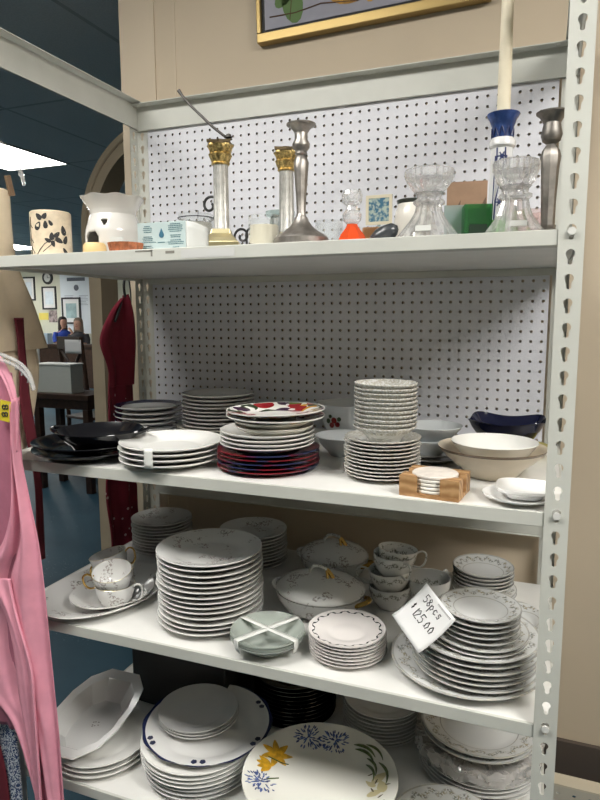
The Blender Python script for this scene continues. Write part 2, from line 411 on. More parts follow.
# arched doorway casing beyond the wall corner
def arch():
    b = MB(); cx, cz, ro, ri = -40.5, -5.5, 18.1, 14.9; y0, y1 = 30, 35
    pts = [(-1, -5.0)] + [(a, None) for a in [pi - pi*k/28 for k in range(29)]] + [(1, -5.0)]
    O = []; N = []
    for a, z in pts:
        if z is not None: O.append((cx+a*ro, cz+z)); N.append((cx+a*ri, cz+z))
        else: O.append((cx+ro*cos(a), cz+ro*1.02*sin(a))); N.append((cx+ri*cos(a), cz+ri*1.02*sin(a)))
    V = lambda q, y: b.bm.verts.new((q[0], y, q[1]))
    fo = [V(q, y0) for q in O]; fi = [V(q, y0) for q in N]; bo = [V(q, y1) for q in O]; bi = [V(q, y1) for q in N]
    for k in range(len(O)-1):
        b.face([fo[k], fi[k], fi[k+1], fo[k+1]]); b.face([bo[k], bo[k+1], bi[k+1], bi[k]]); b.face([fo[k], fo[k+1], bo[k+1], bo[k]]); b.face([fi[k], bi[k], bi[k+1], fi[k+1]])
    for q in (-1, 1): b.box(cx+q*15.5-1.35, cx+q*15.5+1.35, y0, y1, -FZ, cz-5)
    o = struct('door_1', b, 'jamb', angle=30)
    b = MB(); k_ = [(cx+(ro-1.2)*cos(pi-pi*k/28), y0-.2, cz+(ro-1.2)*1.02*sin(pi-pi*k/28)) for k in range(29)]
    b.tube([(cx-ro+1.2, y0-.2, cz-5)]+k_+[(cx+ro-1.2, y0-.2, cz-5)], .28, 6); b.build('casing_bead', 'jamb', parent=o, loc=(0, 0, 0)); return o
arch()

def ceiling_light(x0, y0, w, d, label, power, vis):
    t = thing('ceiling_light', label, 'ceiling light', (x0+w/2, y0+d/2, CZ), group='recessed ceiling light panels')
    b = MB(); b.box(-w/2-.8, w/2+.8, -d/2-.8, -d/2, -.35, -.02); b.box(-w/2-.8, w/2+.8, d/2, d/2+.8, -.35, -.02); b.box(-w/2-.8, -w/2, -d/2, d/2, -.35, -.02); b.box(w/2, w/2+.8, -d/2, d/2, -.35, -.02)
    b.build('frame', 'metal', t, smooth=False)
    b = MB(); b.box(-w/2, w/2, -d/2, d/2, -.25, -.05)
    b.build('diffuser', mat('lit_diffuser', (.9, .9, .9), .5, emit=(1.0, .975, .92), es=power), t, smooth=False)
LP = 11.0
ceiling_light(-147, 54, 24, 48, 'lit white ceiling panel above the far end of the room, left of the shelving', 6, 1)
ceiling_light(46, -70, 48, 24, 'lit ceiling panel overhead just right of the white shelving', 19, 0)
ceiling_light(-50, -70, 48, 24, 'lit ceiling panel overhead just left of the white shelving', 12, 0)
ceiling_light(-340, 250, 24, 48, 'lit ceiling panel near the middle of the far room', 24, 0)
ceiling_light(-470, 340, 24, 48, 'lit ceiling panel closest to the wall of framed pictures', 24, 0)
ceiling_light(-400, 60, 24, 48, 'lit ceiling panel at the left side of the far room', 60, 0)

# ------------------------------------------------------------------ shelving unit
XL, XR, YF, YB = -24.5, 24.72, -24.66, 0.0
KEY = [(.27*cos(a), .27*sin(a)+.16) for a in [math.radians(d) for d in range(-52, 233, 19)]] + [(-.145, -.2), (-.145, -.42), (-.06, -.5), (.06, -.5), (.145, -.42), (.145, -.2)]
def flange(b, w, z0, n, mx, skip=()):
    for i in range(n):
        z = z0+i*1.5
        if i in skip: b.box(0, w, z-.75, z+.75, 0, .07, mx)
        else: b.holed((0, w, z-.75, z+.75), [(x+w/2, y+z+.02) for x, y in KEY], mx, .07)
def shelving():
    t = thing('shelving_unit', 'tall white metal shelving unit with pegboard back holding rows of tableware', 'shelving', (0, 0, -FZ))
    Z = FZ      # part meshes are written relative to the floor
    N = 56; z0 = .8
    # hole i of the front right post sits at -5.815 - 1.5 i ; choose z0 so the grid agrees
    z0 = (-5.815+FZ) % 1.5 + .75 - .0
    z0 = ((-5.815+FZ) - 1.5*int((-5.815+FZ-.8)/1.5))
    W = 1.5
    def ax(o, ex, ez, en): return Matrix(((ex[0], ez[0], en[0], o[0]), (ex[1], ez[1], en[1], o[1]), (ex[2], ez[2], en[2], o[2]), (0, 0, 0, 1)))
    zup = (0, 0, 1)
    posts = []
    for sx in (-1, 1):
        for fr in (1, 0):
            b = MB(); xo = XL if sx < 0 else XR; yo = YF if fr else YB
            # flange parallel to the front, then flange along the side
            b1 = ax((xo if sx < 0 else xo-W, yo, 0), (1, 0, 0), zup, (0, 1 if fr else -1, 0)); flange(b, W, z0, N, b1)
            b2 = ax((xo, yo if fr else yo-W, 0), (0, 1, 0), zup, (-sx, 0, 0)); flange(b, W, z0, N, b2)
            p = b.build('post', 'metal', t, smooth=False); posts.append(p)
            for zs in (S1, S2, S3, S4):
                z = z0+1.5*round((zs+Z-z0)/1.5-.1)
                r = MB(); yr = yo-.16 if fr else yo-.2
                r.lathe([(0, -.12), (.2, -.12), (.24, -.05), (.24, .12), (0, .12)], 16, mx=Matrix.Translation((xo-sx*.74, yr+.08, z+.02)) @ Matrix.Rotation(pi/2, 4, 'X'))
                r.build('rivet', 'rivet', p)
    for zs in (S1, S2, S3, S4):
        b = MB(); b.box(XL+.15, XR-.15, YF+.35, YB-.12, zs-.62+Z, zs+Z); b.build('shelf_board', 'shelf', t, smooth=False, bevel=.04)
        b = MB(); b.box(XL+1.5, XR-1.5, YF+.08, YF+.34, zs-.95+Z, zs+.02+Z); b.box(XL+1.5, XR-1.5, YF+.3, YF+1.3, zs-.98+Z, zs-.9+Z)
        b.build('front_beam', 'metal', t, smooth=False, bevel=.05)
        b = MB(); b.box(XL+1.5, XR-1.5, YB-.4, YB-.14, zs-1.35+Z, zs-.64+Z); b.build('back_beam', 'metal', t, smooth=False)
        for x0 in (XL+.1, XR-.35):
            b = MB(); b.box(x0, x0+.25, YF+1.5, YB-1.5, zs-.95+Z, zs+.02+Z); b.build('side_beam', 'metal', t, smooth=False, bevel=.05)
    def lbeam(name, x0, x1, y, z0_, z1_, fy):
        b = MB(); b.box(x0, x1, y-.04, y+.04, z0_+Z, z1_+Z); b.box(x0, x1, min(y, y+fy), max(y, y+fy), z1_-.08+Z, z1_+Z); b.box(x0, x1, min(y, y+fy*.25), max(y, y+fy*.25), z0_+Z, z0_+.08+Z); return b.build(name, 'metal', t, smooth=False)
    lbeam('top_beam', XL+.1, XR-.1, -.12, .75, 3.6, -1.3)
    lbeam('lower_back_beam', XL+1.5, XR-1.5, -.2, -44.1, -41.4, -.9)
    b = MB(); b.box(XL+.1, XL+.18, YF, YB-.1, .95+Z, 3.85+Z); b.box(XL+.1, XL+1.35, YF, YB-.1, 3.77+Z, 3.85+Z); b.box(XL+.1, XL+.4, YF, YB-.1, .95+Z, 1.03+Z)
    rail = b.build('top_side_rail', 'metal', t, smooth=False)
    b = MB(); b.box(XR-.18, XR-.1, YF, YB-.1, .95+Z, 3.85+Z); b.box(XR-1.35, XR-.1, YF, YB-.1, 3.77+Z, 3.85+Z); b.build('top_side_rail', 'metal', t, smooth=False)
    for x, y in ((-23.6, -.9), (-23.2, -1.1), (-22.6, -.6), (22.8, -.9), (22.4, -.7)):
        r = MB(); r.lathe([(0, -.1), (.16, -.06), (.16, .02), (0, .02)], 12, mx=Matrix.Translation((x, y, 3.55+Z))); r.build('rivet', 'rivet', rail)
    # pegboard with real holes on a one inch grid
    b = MB(); Mx = Matrix(((1, 0, 0, 0), (0, 0, 1, -.02), (0, 1, 0, Z), (0, 0, 0, 1)))
    for i in range(46):
        for r_ in range(0, 41):
            x = i-22.5; z = -r_
            b.holed((x-.5, x+.5, z-.5, z+.5), [(x+.15*cos(a), z+.15*sin(a)) for a in [pi/8+pi/4*k for k in range(8)]], Mx, .22, 1)
    b.box(-23, 23, -.02, .14, .5+Z, .9+Z); b.box(-23, 23, -.02, .14, -41.2+Z, -40.5+Z)
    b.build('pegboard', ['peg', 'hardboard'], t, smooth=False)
    # grey scuff marks where stickers were torn off the top shelf lip
    b = MB()
    for x0, x1, z0_, z1_ in ((-7.9, -6.3, -16.35, -16.22), (-6.45, -6.3, -16.72, -16.22), (-5.1, -4.3, -16.55, -16.35)): b.box(x0, x1, YF+.06, YF+.1, z0_+Z, z1_+Z)
    b.build('torn_mark', mat('grey_scuff', (.22, .21, .18), .7), t, smooth=False)
    b = MB(); b.box(-3.7, .9, YF+.055, YF+.1, -16.95+Z, -16.32+Z); b.build('label_strip', mat('clear_label_strip', (.60, .60, .585), .25), t, smooth=False)
shelving()

# ------------------------------------------------------------------ wall picture above the unit
def picture():
    t = thing('framed_picture', 'gold framed painting of leaves and ochre fruit hung on the tan wall', 'picture', (3.9, 1.35, 9), (0, math.radians(-1.3), 0))
    w, h = 12.5, 17
    b = MB(); f = 1.0
    b.box(-w, w, -.9, .2, 0, f); b.box(-w, w, -.9, .2, h-f, h); b.box(-w, -w+f*.5, -.9, .2, f, h-f); b.box(w-f*.5, w, -.9, .2, f, h-f)
    b.build('frame', mat('dull_gold_frame', (.40, .29, .12), .42, .85), t, smooth=False, bevel=.08)
    b = MB(); b.box(-w+.45, w-.45, -.45, .1, f*.9, h-f); b.build('liner', 'ink', t, smooth=False)
    cm = mat('grey_violet_canvas', (.30, .30, .35), .8, vary=.12, vscale=8)
    b = MB(); b.box(-w+.9, w-.9, -.55, -.4, f+.35, h-f-.4); b.build('canvas', cm, t, smooth=False)
    b = MB(); Y = -.57
    def leaf(cx, cz, L, wd, ang, mi):
        b.mi = mi; n = 14; mx = Matrix.Translation((cx, Y, cz)) @ Matrix.Rotation(ang, 4, 'Y')
        poly = [(L*cos(2*pi*k/n), wd*sin(2*pi*k/n)) for k in range(n)]
        b.prism([(x, z) for x, z in poly], 0, .02, mx @ Matrix.Rotation(pi/2, 4, 'X'))
    leaf(-8.3, 3.6, 2.2, 1.2, 1.35, 0); leaf(-9.2, 4.4, 1.4, .8, 2.4, 0); leaf(-2.2, 3.3, 2.0, 1.0, .15, 1); leaf(.6, 3.3, .8, 1.3, .2, 1); leaf(-5.5, 6, 2, .9, .5, 0); leaf(3.8, 6.2, 1.9, 1.5, .2, 1)
    b.mi = 2
    b.tube([(-11, Y, 2.6), (-8, Y, 2.5), (-5, Y, 2.9), (-1, Y, 2.4), (2, Y, 3.2), (5, Y, 3.0)], .07, 6); b.tube([(-8.6, Y, 1.9), (-8.2, Y, 5.5)], .05, 6); b.tube([(4.2, Y, 2.4), (5.2, Y, 4.4)], .06, 6)
    b.build('painted_leaves', [mat('leaf_green', (.10, .17, .06), .8), mat('fruit_ochre', (.45, .24, .05), .8, vary=.3, vscale=60), mat('twig_brown', (.08, .04, .02), .8)], t, smooth=False)
picture()

# ------------------------------------------------------------------ low unit to the right
def low_unit():
    t = thing('low_shelf_rack', 'low beige metal shelf rail with small holes right of the white shelving', 'rack', (33, -2, -FZ)); Z = FZ
    b = MB(); b.box(-7.6, 20, -2.0, -.3, -68.75+Z, -68.55+Z); b.build('top_board', mat('beige_board', (.55, .49, .38), .5), t, smooth=False)
    b = MB(); mx = Matrix(((1, 0, 0, 0), (0, 0, 1, -2.0), (0, 1, 0, Z), (0, 0, 0, 1)))
    for i in range(18): 
        x = -7.6+i*1.5
        b.holed((x, x+1.5, -70.3, -68.75), [(x+.75+.2*cos(a), -69.5+.14*sin(a)) for a in [pi/8+pi/4*k for k in range(8)]], mx, .08)
    b.build('front_rail', mat('grey_beige_metal', (.50, .46, .38), .45), t, smooth=False)
    for x in (-7.4, 19):
        b = MB(); b.box(x-.2, x+.8, -1.9, -1.1, 0, -68.75+Z); b.box(x-.2, x+.8, -1.1, -.3, 0, -68.75+Z); b.build('leg', 'metal', t, smooth=False)
    b = MB(); b.prism([(-5.8, -1.7), (14, -1.7), (14, 2.2), (-5.8, 2.2)], 0, 9.4); 
    o = b.build('storage_bin', 'tray', loc=(33, -2, -FZ), smooth=False, bevel=.3); tag(o, 'blue plastic storage bin under the low beige rail', 'bin')
low_unit()

# ------------------------------------------------------------------ top shelf (S1)
def on(x, y, s=S1, dz=0): return (x, y, s+dz)
# floral candle holder
def floral_holder():
    t = thing('candle_holder', 'round cream candle holder with black flower print at the left end', 'candle holder', on(-19.8, -20.6), (0, 0, .25))
    b = MB(); R = 1.78; H = 4.15
    b.lathe([(0, .3), (R-.25, .3), (R-.22, H-.1), (R-.1, H), (R, H-.1), (R, .15), (R-.15, 0), (0, 0)], 48)
    b.build('body', mat('cream_crackle', (.68, .57, .42), .45, vary=.12, vscale=60), t)
    b = MB()
    def petal(a0, z0, L, w, ang):
        n = 10; vs = []
        for k in range(n):
            s_ = 2*pi*k/n; dx = L*cos(s_)*.5; dz = w*sin(s_)*.5*(1-.35*cos(s_))
            X = dx*cos(ang)-dz*sin(ang); Zz = dx*sin(ang)+dz*cos(ang); a = a0+X/R
            vs.append(b.bm.verts.new(((R+.015)*cos(a), (R+.015)*sin(a), z0+Zz)))
        b.face(vs)
    A = -1.32
    for (da, z0, L, w, an) in ((-.35, 3.55, .75, .45, 2.3), (-.05, 3.6, .6, .42, 1.0), (-.42, 2.75, .85, .55, 1.0), (-.02, 2.85, .7, .4, 1.6), (.22, 3.0, .55, .3, 2.1), (.25, 1.85, .7, .42, 1.5), (.5, 2.0, .7, .4, .8), (.6, 1.5, .75, .45, -.5), (.3, 1.2, .6, .35, -1.3), (.05, 1.5, .6, .35, 2.6), (.85, 2.4, .9, .5, 1.8), (.95, 1.6, .8, .45, 1.2), (.9, .6, .7, .35, 2.2)): petal(A+da, z0, L, w, an)
    def vine(pts): b.tube([((R+.02)*cos(A+a), (R+.02)*sin(A+a), z) for a, z in pts], .035, 5)
    vine([(-.55, .2), (-.35, .7), (-.1, 1.2), (.2, 1.5), (.5, 1.7)]); vine([(.5, 1.7), (.2, 1.1), (-.2, .5)]); vine([(-.95, 3.6), (-1.0, 2.4), (-.95, 1.2), (-.98, .2)]); vine([(-1.0, 3), (-.8, 2.6)]); vine([(-1.0, 1.8), (-.75, 1.3)]); vine([(-.95, 1.0), (-.7, .4)])
    b.build('flower_print', 'ink', t)
floral_holder()
# oil burner
def burner():
    t = thing('oil_burner', 'white ceramic oil burner with flared frilly rim and heart cutout', 'oil burner', on(-14.1, -19), (0, 0, 0))
    prof = [(2.0, 0), (2.25, .1), (2.45, 1.2), (2.4, 2.3), (2.1, 3.3), (1.9, 3.75), (2.0, 4.2), (2.45, 4.95), (2.68, 5.25), (2.56, 5.25), (2.0, 4.7), (1.6, 4.5), (0, 4.4)]
    n = 64; b = MB(); rings = []
    def pt(a, r, z):
        if z > 4.7: 
            k = 1+.028*cos(8*a); z2 = z+.06*cos(8*a)
            return (r*k*cos(a), r*k*sin(a), z2)
        return (r*cos(a), r*sin(a), z)
    # dense rings so that the arch and heart can be cut out of the wall
    pr = []
    for i in range(len(prof)-1):
        (r0, z0), (r1, z1) = prof[i], prof[i+1]; q = 6 if i < 6 else 1
        for k in range(q): pr.append((r0+(r1-r0)*k/q, z0+(z1-z0)*k/q))
    pr.append(prof[-1]); n = 120
    ad = -1.80; hd = -1.27
    for r, z in pr: rings.append([b.bm.verts.new(pt(2*pi*k/n, r, z)) for k in range(n)] if r > 0 else [b.bm.verts.new((0, 0, z))])
    for i in range(len(pr)-1):
        for k in range(n):
            zc = (pr[i][1]+pr[i+1][1])/2; rr = pr[i][0]; a = 2*pi*(k+.5)/n; da = ((a-ad+pi) % (2*pi)-pi)*rr; dh = ((a-hd+pi) % (2*pi)-pi)*rr
            if i < 36:
                if abs(da) < .85 and zc < 1.35+.85*math.sqrt(max(0, 1-(da/.85)**2)): continue
                zz = zc-2.95
                if abs(dh) < .3 and -.3 < zz < .22 and zz > -.34+abs(dh)*1.15 and not (zz > .1 and abs(dh) < .06): continue
            A, B = rings[i], rings[i+1]; k2 = (k+1) % n
            if len(B) == 1: b.face([A[k], A[k2], B[0]])
            else: b.face([A[k], A[k2], B[k2], B[k]])
    b.build('body', 'burner', t, solid=.14, angle=60)
    b = MB(); b.lathe([(0, 0), (.75, 0), (.75, .5), (0, .5)], 24, cy=-.4); b.build('tealight', 'whitewax', t)
    b = MB(); b.box(.55, 1.75, -2.46, -2.38, .55, 1.6, Matrix.Rotation(.28, 4, 'Z')); b.build('price_sticker', 'card', t, smooth=False)
burner()
def lathe_thing(name, label, cat, loc, prof, m, n=36, fn=None, rot=(0, 0, 0), group=None, angle=40):
    b = MB(); b.lathe(prof, n, fn=fn); o = b.build(name, m, loc=loc, rot=rot, angle=angle); return tag(o, label, cat, group)
lathe_thing('wax_melt', 'small yellow round wax melt by the white oil burner', 'wax melt', on(-13.55, -22.4), [(0, 0), (.9, 0), (.98, .15), (.95, .75), (.8, .98), (0, 1.0)], 'yellowwax')
lathe_thing('tart_dish', 'shallow fluted terracotta tart dish in front of the oil burner', 'dish', on(-9.95, -23.0), [(0, .2), (1.15, .2), (1.35, .75), (1.42, .75), (1.25, 0), (0, 0)], 'clay', 72, scallop(24, .03, 1.4))
def teal_box():
    t = thing('carton', 'pale teal printed carton lying beside the oil burner', 'box', on(-7.1, -21.2), (0, 0, 0))
    b = MB(); b.box(-2.35, 2.3, -.8, 1.0, 0, 2.45); b.build('body', 'teal', t, smooth=False, bevel=.04)
    b = MB(); n = 8; b.grid(lambda u, v: Vector((2.3+1.4*u, -.78+1.2*u*u, 2.42*(1-v)*(1-.22*u*u*1.0))), n, 4)
    b.build('end_flap', 'card', t, solid=.04)
    b = MB(); y0 = -.83
    for cx, w, rows in ((-1.35, .55, ((2.15, .3), (2.0, .4), (1.85, .45), (1.68, .35), (1.3, .4), (1.15, .5), (1.0, .45), (.85, .75), (.55, .4), (.4, .5))), (1.35, .7, ((2.25, .5), (2.1, .7), (1.95, .65), (1.8, .7), (1.65, .55), (1.35, .5), (1.2, .45), (.95, .5), (.8, .75), (.65, .7), (.4, .3)))):
        for z, ww in rows:
            x = cx-ww
            while x < cx+ww:
                q = random.uniform(.06, .2); b.box(x, min(x+q, cx+ww), y0, y0+.05, z-.03, z+.03); x += q+.05
    b.box(-.35, .3, y0, y0+.05, .78, .84); b.build('printed_text', 'tealink', t, smooth=False)
    b = MB(); pts = [(0, .55)]+[(.23*cos(a), .23*sin(a)) for a in [math.radians(d) for d in range(20, -201, -20)]]
    b.prism(pts, 0, .05, Matrix.Translation((0, y0+.05, 1.4)) @ Matrix.Rotation(pi/2, 4, 'X')); b.build('drop_emblem', mat('drop_blue', (.03, .12, .19), .5), t, smooth=False)
teal_box()
def jar(label, loc, R, H, inner, name='jar_candle', lid=True, wire=False, fill=.7):
    t = thing(name, label, 'candle', loc)
    b = MB(); b.lathe([(0, .18), (R-.12, .2), (R-.12, H-.05), (R-.05, H), (R, H-.05), (R, .12), (R-.12, 0), (0, 0)], 36); b.build('glass', 'glass', t)
    b = MB(); b.lathe([(0, .2), (R-.14, .22), (R-.14, H*fill), (R-.3, H*fill-.04), (0, H*fill-.08)], 36); b.build('candle_wax', inner, t)
    if wire:
        b = MB(); b.tube([(R*1.03*cos(a), R*1.03*sin(a), H-.35) for a in [2*pi*k/28 for k in range(28)]], .045, 6, closed=True); b.tube([(.2, 0, H-.3), (.25, 0, H+.35), (-.1, 0, H+.4)], .03, 6); b.build('wire_bail', 'iron', t)
    return t
jar('glass jar candle with wire bail behind the teal carton', on(-7.6, -15.5), 1.6, 4.0, 'whitewax', wire=True, fill=.8)
jar('cream candle in a clear glass tumbler left of the pewter candlestick', on(1.2, -19.8), 1.3, 2.75, 'wax', fill=.72)
jar('small clear glass votive cup right of the tall pewter candlestick', on(4.6, -13.5), 1.2, 3.0, 'whitewax', name='votive_cup', fill=.3)
def dark_jar():
    t = thing('jar', 'dark green glass jar with gold trim behind the second column candlestick', 'jar', on(-.55, -12.3), (0, 0, 0))
    b = MB(); b.lathe([(0, 0), (.95, 0), (1.0, .1), (1.0, 3.6), (.8, 3.9), (0, 3.9)], 28); b.build('body', mat('bottle_green', (.02, .07, .05), .15), t)
    b = MB(); b.lathe([(.96, 1.2), (1.04, 1.2), (1.04, 2.4), (.96, 2.4)], 28); b.build('gold_band', 'antique', t)
    b = MB(); b.lathe([(0, 3.9), (1.3, 3.9), (1.35, 4.0), (1.35, 4.3), (0, 4.35)], 28); b.build('lid', 'paleglass', t)
dark_jar()
def scroll():
    t = thing('scroll_stand', 'black wrought iron scroll stand behind the first column candlestick', 'stand', on(-5.6, -13.5))
    b = MB()
    def spiral(cx, cz, r0, turns, a0, d=1): return [(cx+(r0*(1-.75*k/24))*cos(a0+d*turns*2*pi*k/24), 0, cz+(r0*(1-.75*k/24))*sin(a0+d*turns*2*pi*k/24)) for k in range(25)]
    b.tube(spiral(-1.6, 5.1, .95, 1.1, 0, 1)[::-1]+[(-.9, 0, 4.2), (-1.9, 0, 3.4), (-.9, 0, 1.4), (-.2, 0, .5), (.6, 0, .6)], .13, 7)
    b.tube(spiral(1.7, 2.1, .8, 1.1, pi, -1)[::-1]+[(1.0, 0, 1.2), (1.6, 0, .2)], .12, 7); b.tube(spiral(2.9, 2.2, .8, 1.1, pi, -1)[::-1]+[(2.2, 0, 1.2), (2.9, 0, .1), (2.9, .4, .08)], .12, 7)
    b.tube([(-2.2, 0, .08), (0, 0, .08), (2.9, 0, .08)], .08, 7); b.tube([(0, -1.2, .08), (0, 1.2, .08)], .08, 7); b.build('scrollwork', 'iron', t)
scroll()
def column_stick(label, loc, H=9.2):
    t = thing('column_candlestick', label, 'candlestick', loc, (0, 0, .35), group='pair of column candlesticks')
    b = MB(); b.prism([(-1.55, -1.55), (1.55, -1.55), (1.55, 1.55), (-1.55, 1.55)], 0, .9)
    q = [(-1.45, .9), (-1.2, 1.25), (-.85, 1.6), (-.75, 2.0)]
    for i in range(len(q)-1):
        (w0, z0), (w1, z1) = q[i], q[i+1]; A = [b.v(sx*abs(w0), sy*abs(w0), z0) for sx, sy in ((-1, -1), (1, -1), (1, 1), (-1, 1))]; B_ = [b.v(sx*abs(w1), sy*abs(w1), z1) for sx, sy in ((-1, -1), (1, -1), (1, 1), (-1, 1))]
        for k in range(4): b.face([A[k], A[(k+1) % 4], B_[(k+1) % 4], B_[k]])
        if i == len(q)-2: b.face(B_)
    b.build('base', 'palebrass', t, smooth=False, bevel=.06)
    b = MB(); n = 64
    def flute(a, r, z): k = 1-.05*abs(sin(8*a)); return (r*k*cos(a), r*k*sin(a), z)
    b.lathe([(0, 1.5), (.72, 1.5), (.74, 1.7), (.66, 1.9), (.62, H-2.1), (.66, H-1.95), (0, H-1.95)], n, fn=flute); b.build('shaft', 'silver', t)
    b = MB()
    def leafy(a, r, z): k = 1+.1*cos(8*a)*(1 if z > H-1.9 else 0)*sin((z-H+2)*4.5); return (r*k*cos(a), r*k*sin(a), z)
    b.lathe([(0, H-2), (.7, H-2), (.76, H-1.88), (.68, H-1.78), (.8, H-1.5), (.98, H-1.2), (.82, H-1.05), (.95, H-.75), (1.08, H-.45), (.95, H-.35), (0, H-.35)], 64, fn=leafy)
    for k in range(4):
        a = pi/4+k*pi/2; b.lathe([(0, -.22), (.2, -.15), (.28, 0), (.2, .15), (0, .22)], 12, mx=Matrix.Translation((.98*cos(a), .98*sin(a), H-.5)) @ Matrix.Rotation(pi/2, 4, Vector((cos(a+pi/2), sin(a+pi/2), 0))))
        b.lathe([(0, -.12), (.14, 0), (0, .12)], 10, mx=Matrix.Translation((.8*cos(a+pi/4), .8*sin(a+pi/4), H-.6)))
    b.build('capital', 'antique', t, angle=50)
    b = MB(); b.prism([(-.98, -.98), (0, -.84), (.98, -.98), (.84, 0), (.98, .98), (0, .84), (-.98, .98), (-.84, 0)], H-.35, H-.12); b.lathe([(.45, H-.12), (.55, H-.02), (.55, H), (.4, H), (.38, H-.12)], 20); b.build('top_plate', mat('dark_brass', (.16, .12, .07), .35, .9), t, smooth=False)
column_stick('silver column candlestick with brass capital and a dark rod lying on top', on(-3.1, -19))
column_stick('silver column candlestick with brass capital half hidden by the tall pewter candlestick', on(1.15, -14.9))
b = MB(); b.tube([(-4.45, .15, 4.15), (-4.15, .1, 3.75), (-3.4, 0, 2.9), (-1.2, 0, .85), (.25, 0, -.28), (.45, .05, -.25), (.35, .3, -.2)], [.17, .12, .11, .11, .11, .11, .08], 8)
b.lathe([(0, -.2), (.28, -.12), (.2, .12), (0, .2)], 14, cx=.25); o = b.build('snuffer_rod', 'rod', loc=(-2.45, -19.2, S1+9.42)); tag(o, 'thin bent dark metal rod lying across the first column candlestick', 'candle snuffer')
def pewter_stick(name, label, loc, prof, m, n=40, sticker=None, fn=None, sides=None):
    t = thing(name, label, 'candlestick', loc)
    for nm, pr, nn in prof: b = MB(); b.lathe(pr, nn); b.build(nm, m, t, angle=35)
    return t
pewter_stick('candlestick', 'tall dull pewter candlestick with wide round foot in the middle', on(4.55, -20.2),
    [('foot', [(0, 0), (2.1, 0), (2.15, .1), (2.15, .75), (2.0, .95), (1.4, 1.3), (.9, 1.7), (.6, 2.1), (.5, 2.4), (0, 2.4)], 44),
     ('stem', [(0, 2.2), (.42, 2.2), (.55, 2.3), (.42, 2.45), (.36, 2.7), (.42, 4.0), (.56, 5.8), (.62, 6.5), (.46, 6.9), (.34, 7.05), (0, 7.05)], 10),
     ('cup', [(0, 7), (.34, 7.0), (.5, 7.15), (.42, 7.3), (.66, 7.6), (.68, 7.9), (.5, 8.2), (.5, 8.7), (.8, 9.1), (1.12, 9.25), (1.14, 9.35), (.75, 9.32), (.45, 9.2), (.45, 8.4), (0, 8.3)], 36)], 'pewterlight')
t = pewter_stick('candlestick', 'dark pewter candlestick with white sticker on its foot beside the right post', on(22.55, -17.2),
    [('foot', [(0, 0), (1.0, 0), (1.02, .5), (.8, .85), (.55, 1.0), (.6, 1.15), (.6, 1.25), (0, 1.25)], 8),
     ('stem', [(0, 1.2), (.48, 1.2), (.46, 1.5), (.52, 3.0), (.62, 5.2), (.72, 6.0), (.6, 6.45), (.42, 6.7), (.3, 6.9), (0, 6.9)], 8),
     ('cup', [(0, 6.85), (.3, 6.85), (.62, 7.1), (.74, 7.5), (.66, 7.9), (.58, 8.3), (.85, 8.75), (1.1, 8.95), (1.12, 9.05), (.75, 9.02), (.45, 8.9), (.4, 8.0), (0, 7.9)], 32)], 'pewter')
b = MB(); b.box(-.5, .55, -1.06, -1.0, .1, .42); b.build('price_sticker', 'paper', t, smooth=False)
def decanter():
    t = thing('glass_bottle', 'small cut glass bottle with orange base beside the dark stone', 'bottle', on(8.8, -20.6))
    b = MB(); b.lathe([(0, 0), (1.2, 0), (1.22, .2), (.95, .8), (.5, 1.35), (.4, 1.6), (0, 1.6)], 8); b.build('orange_base', 'orange', t, angle=20)
    b = MB(); b.lathe([(0, 1.55), (.42, 1.6), (.7, 1.9), (.75, 2.3), (.5, 2.6), (.42, 2.9), (.75, 3.2), (.8, 3.7), (.7, 4.0), (.45, 4.05), (.4, 3.4), (0, 3.3)], 12, fn=None); b.build('glass_neck', 'crystal', t, angle=20)
decanter()
def small_picture():
    t = thing('small_picture', 'tiny cream framed blue picture leaning on the pegboard', 'picture', on(6.6, -4.5, S1, 0), (0, 0, 0))
    t.location = P(6.6, -3.6, S1); 
    b = MB(); Z0 = 3.9; b.box(-1.35, 1.35, -.1, .1, Z0, Z0+.3); b.box(-1.35, 1.35, -.1, .1, Z0+2.6, Z0+2.9); b.box(-1.35, -1.05, -.1, .1, Z0+.3, Z0+2.6); b.box(1.05, 1.35, -.1, .1, Z0+.3, Z0+2.6); b.build('frame', mat('cream_frame', (.66, .60, .45), .5), t, smooth=False)
    m = mat('blue_scene', (.05, .17, .25), .6); n = NT(m); n.put(bsdf(m).inputs['Base Color'], n.mix(n.step(n.noise(90, 4), .4, .62), c4((.03, .13, .22)), c4((.40, .48, .42))))
    b = MB(); b.box(-1.06, 1.06, -.05, .05, Z0+.29, Z0+2.61); b.build('image', m, t, smooth=False)
    b = MB(); b.box(-1.1, 1.1, -.35, .55, 0, .2); b.box(-.15, .15, .02, .12, .2, Z0+.1); b.build('easel_stand', 'paleglass', t, smooth=False)
small_picture()
b = MB(); b.box(-.75, .75, -.5, .5, 0, 1.7); o = b.build('glass_block', 'amberglass', loc=on(9.55, -17.5), rot=(0, 0, .2), bevel=.1, smooth=False); tag(o, 'small amber brown block behind the orange based bottle', 'block')
b = MB(); b.lathe([(0, -.72), (.45, -.62), (.72, -.3), (.78, 0), (.72, .3), (.45, .62), (0, .72)], 24, fn=lambda a, r, z: (1.55*r*cos(a)+.35*z, .85*r*sin(a), z)); o = b.build('polished_stone', 'stone', loc=on(11.1, -20.0, S1, .72), rot=(0, math.radians(-20), 0)); tag(o, 'dark oval polished stone left of the first crystal candle holder', 'stone')
def glass_dish():
    b = MB(); b.lathe([(0, .12), (1.1, .15), (1.6, 1.2), (1.75, 2.2), (1.85, 2.2), (1.7, 1.1), (1.2, 0), (0, 0)], 32); o = b.build('glass_dish', 'glass', loc=on(9.4, -12.8)); tag(o, 'clear glass dish behind the dark stone, left of the cream pot', 'dish')
glass_dish()
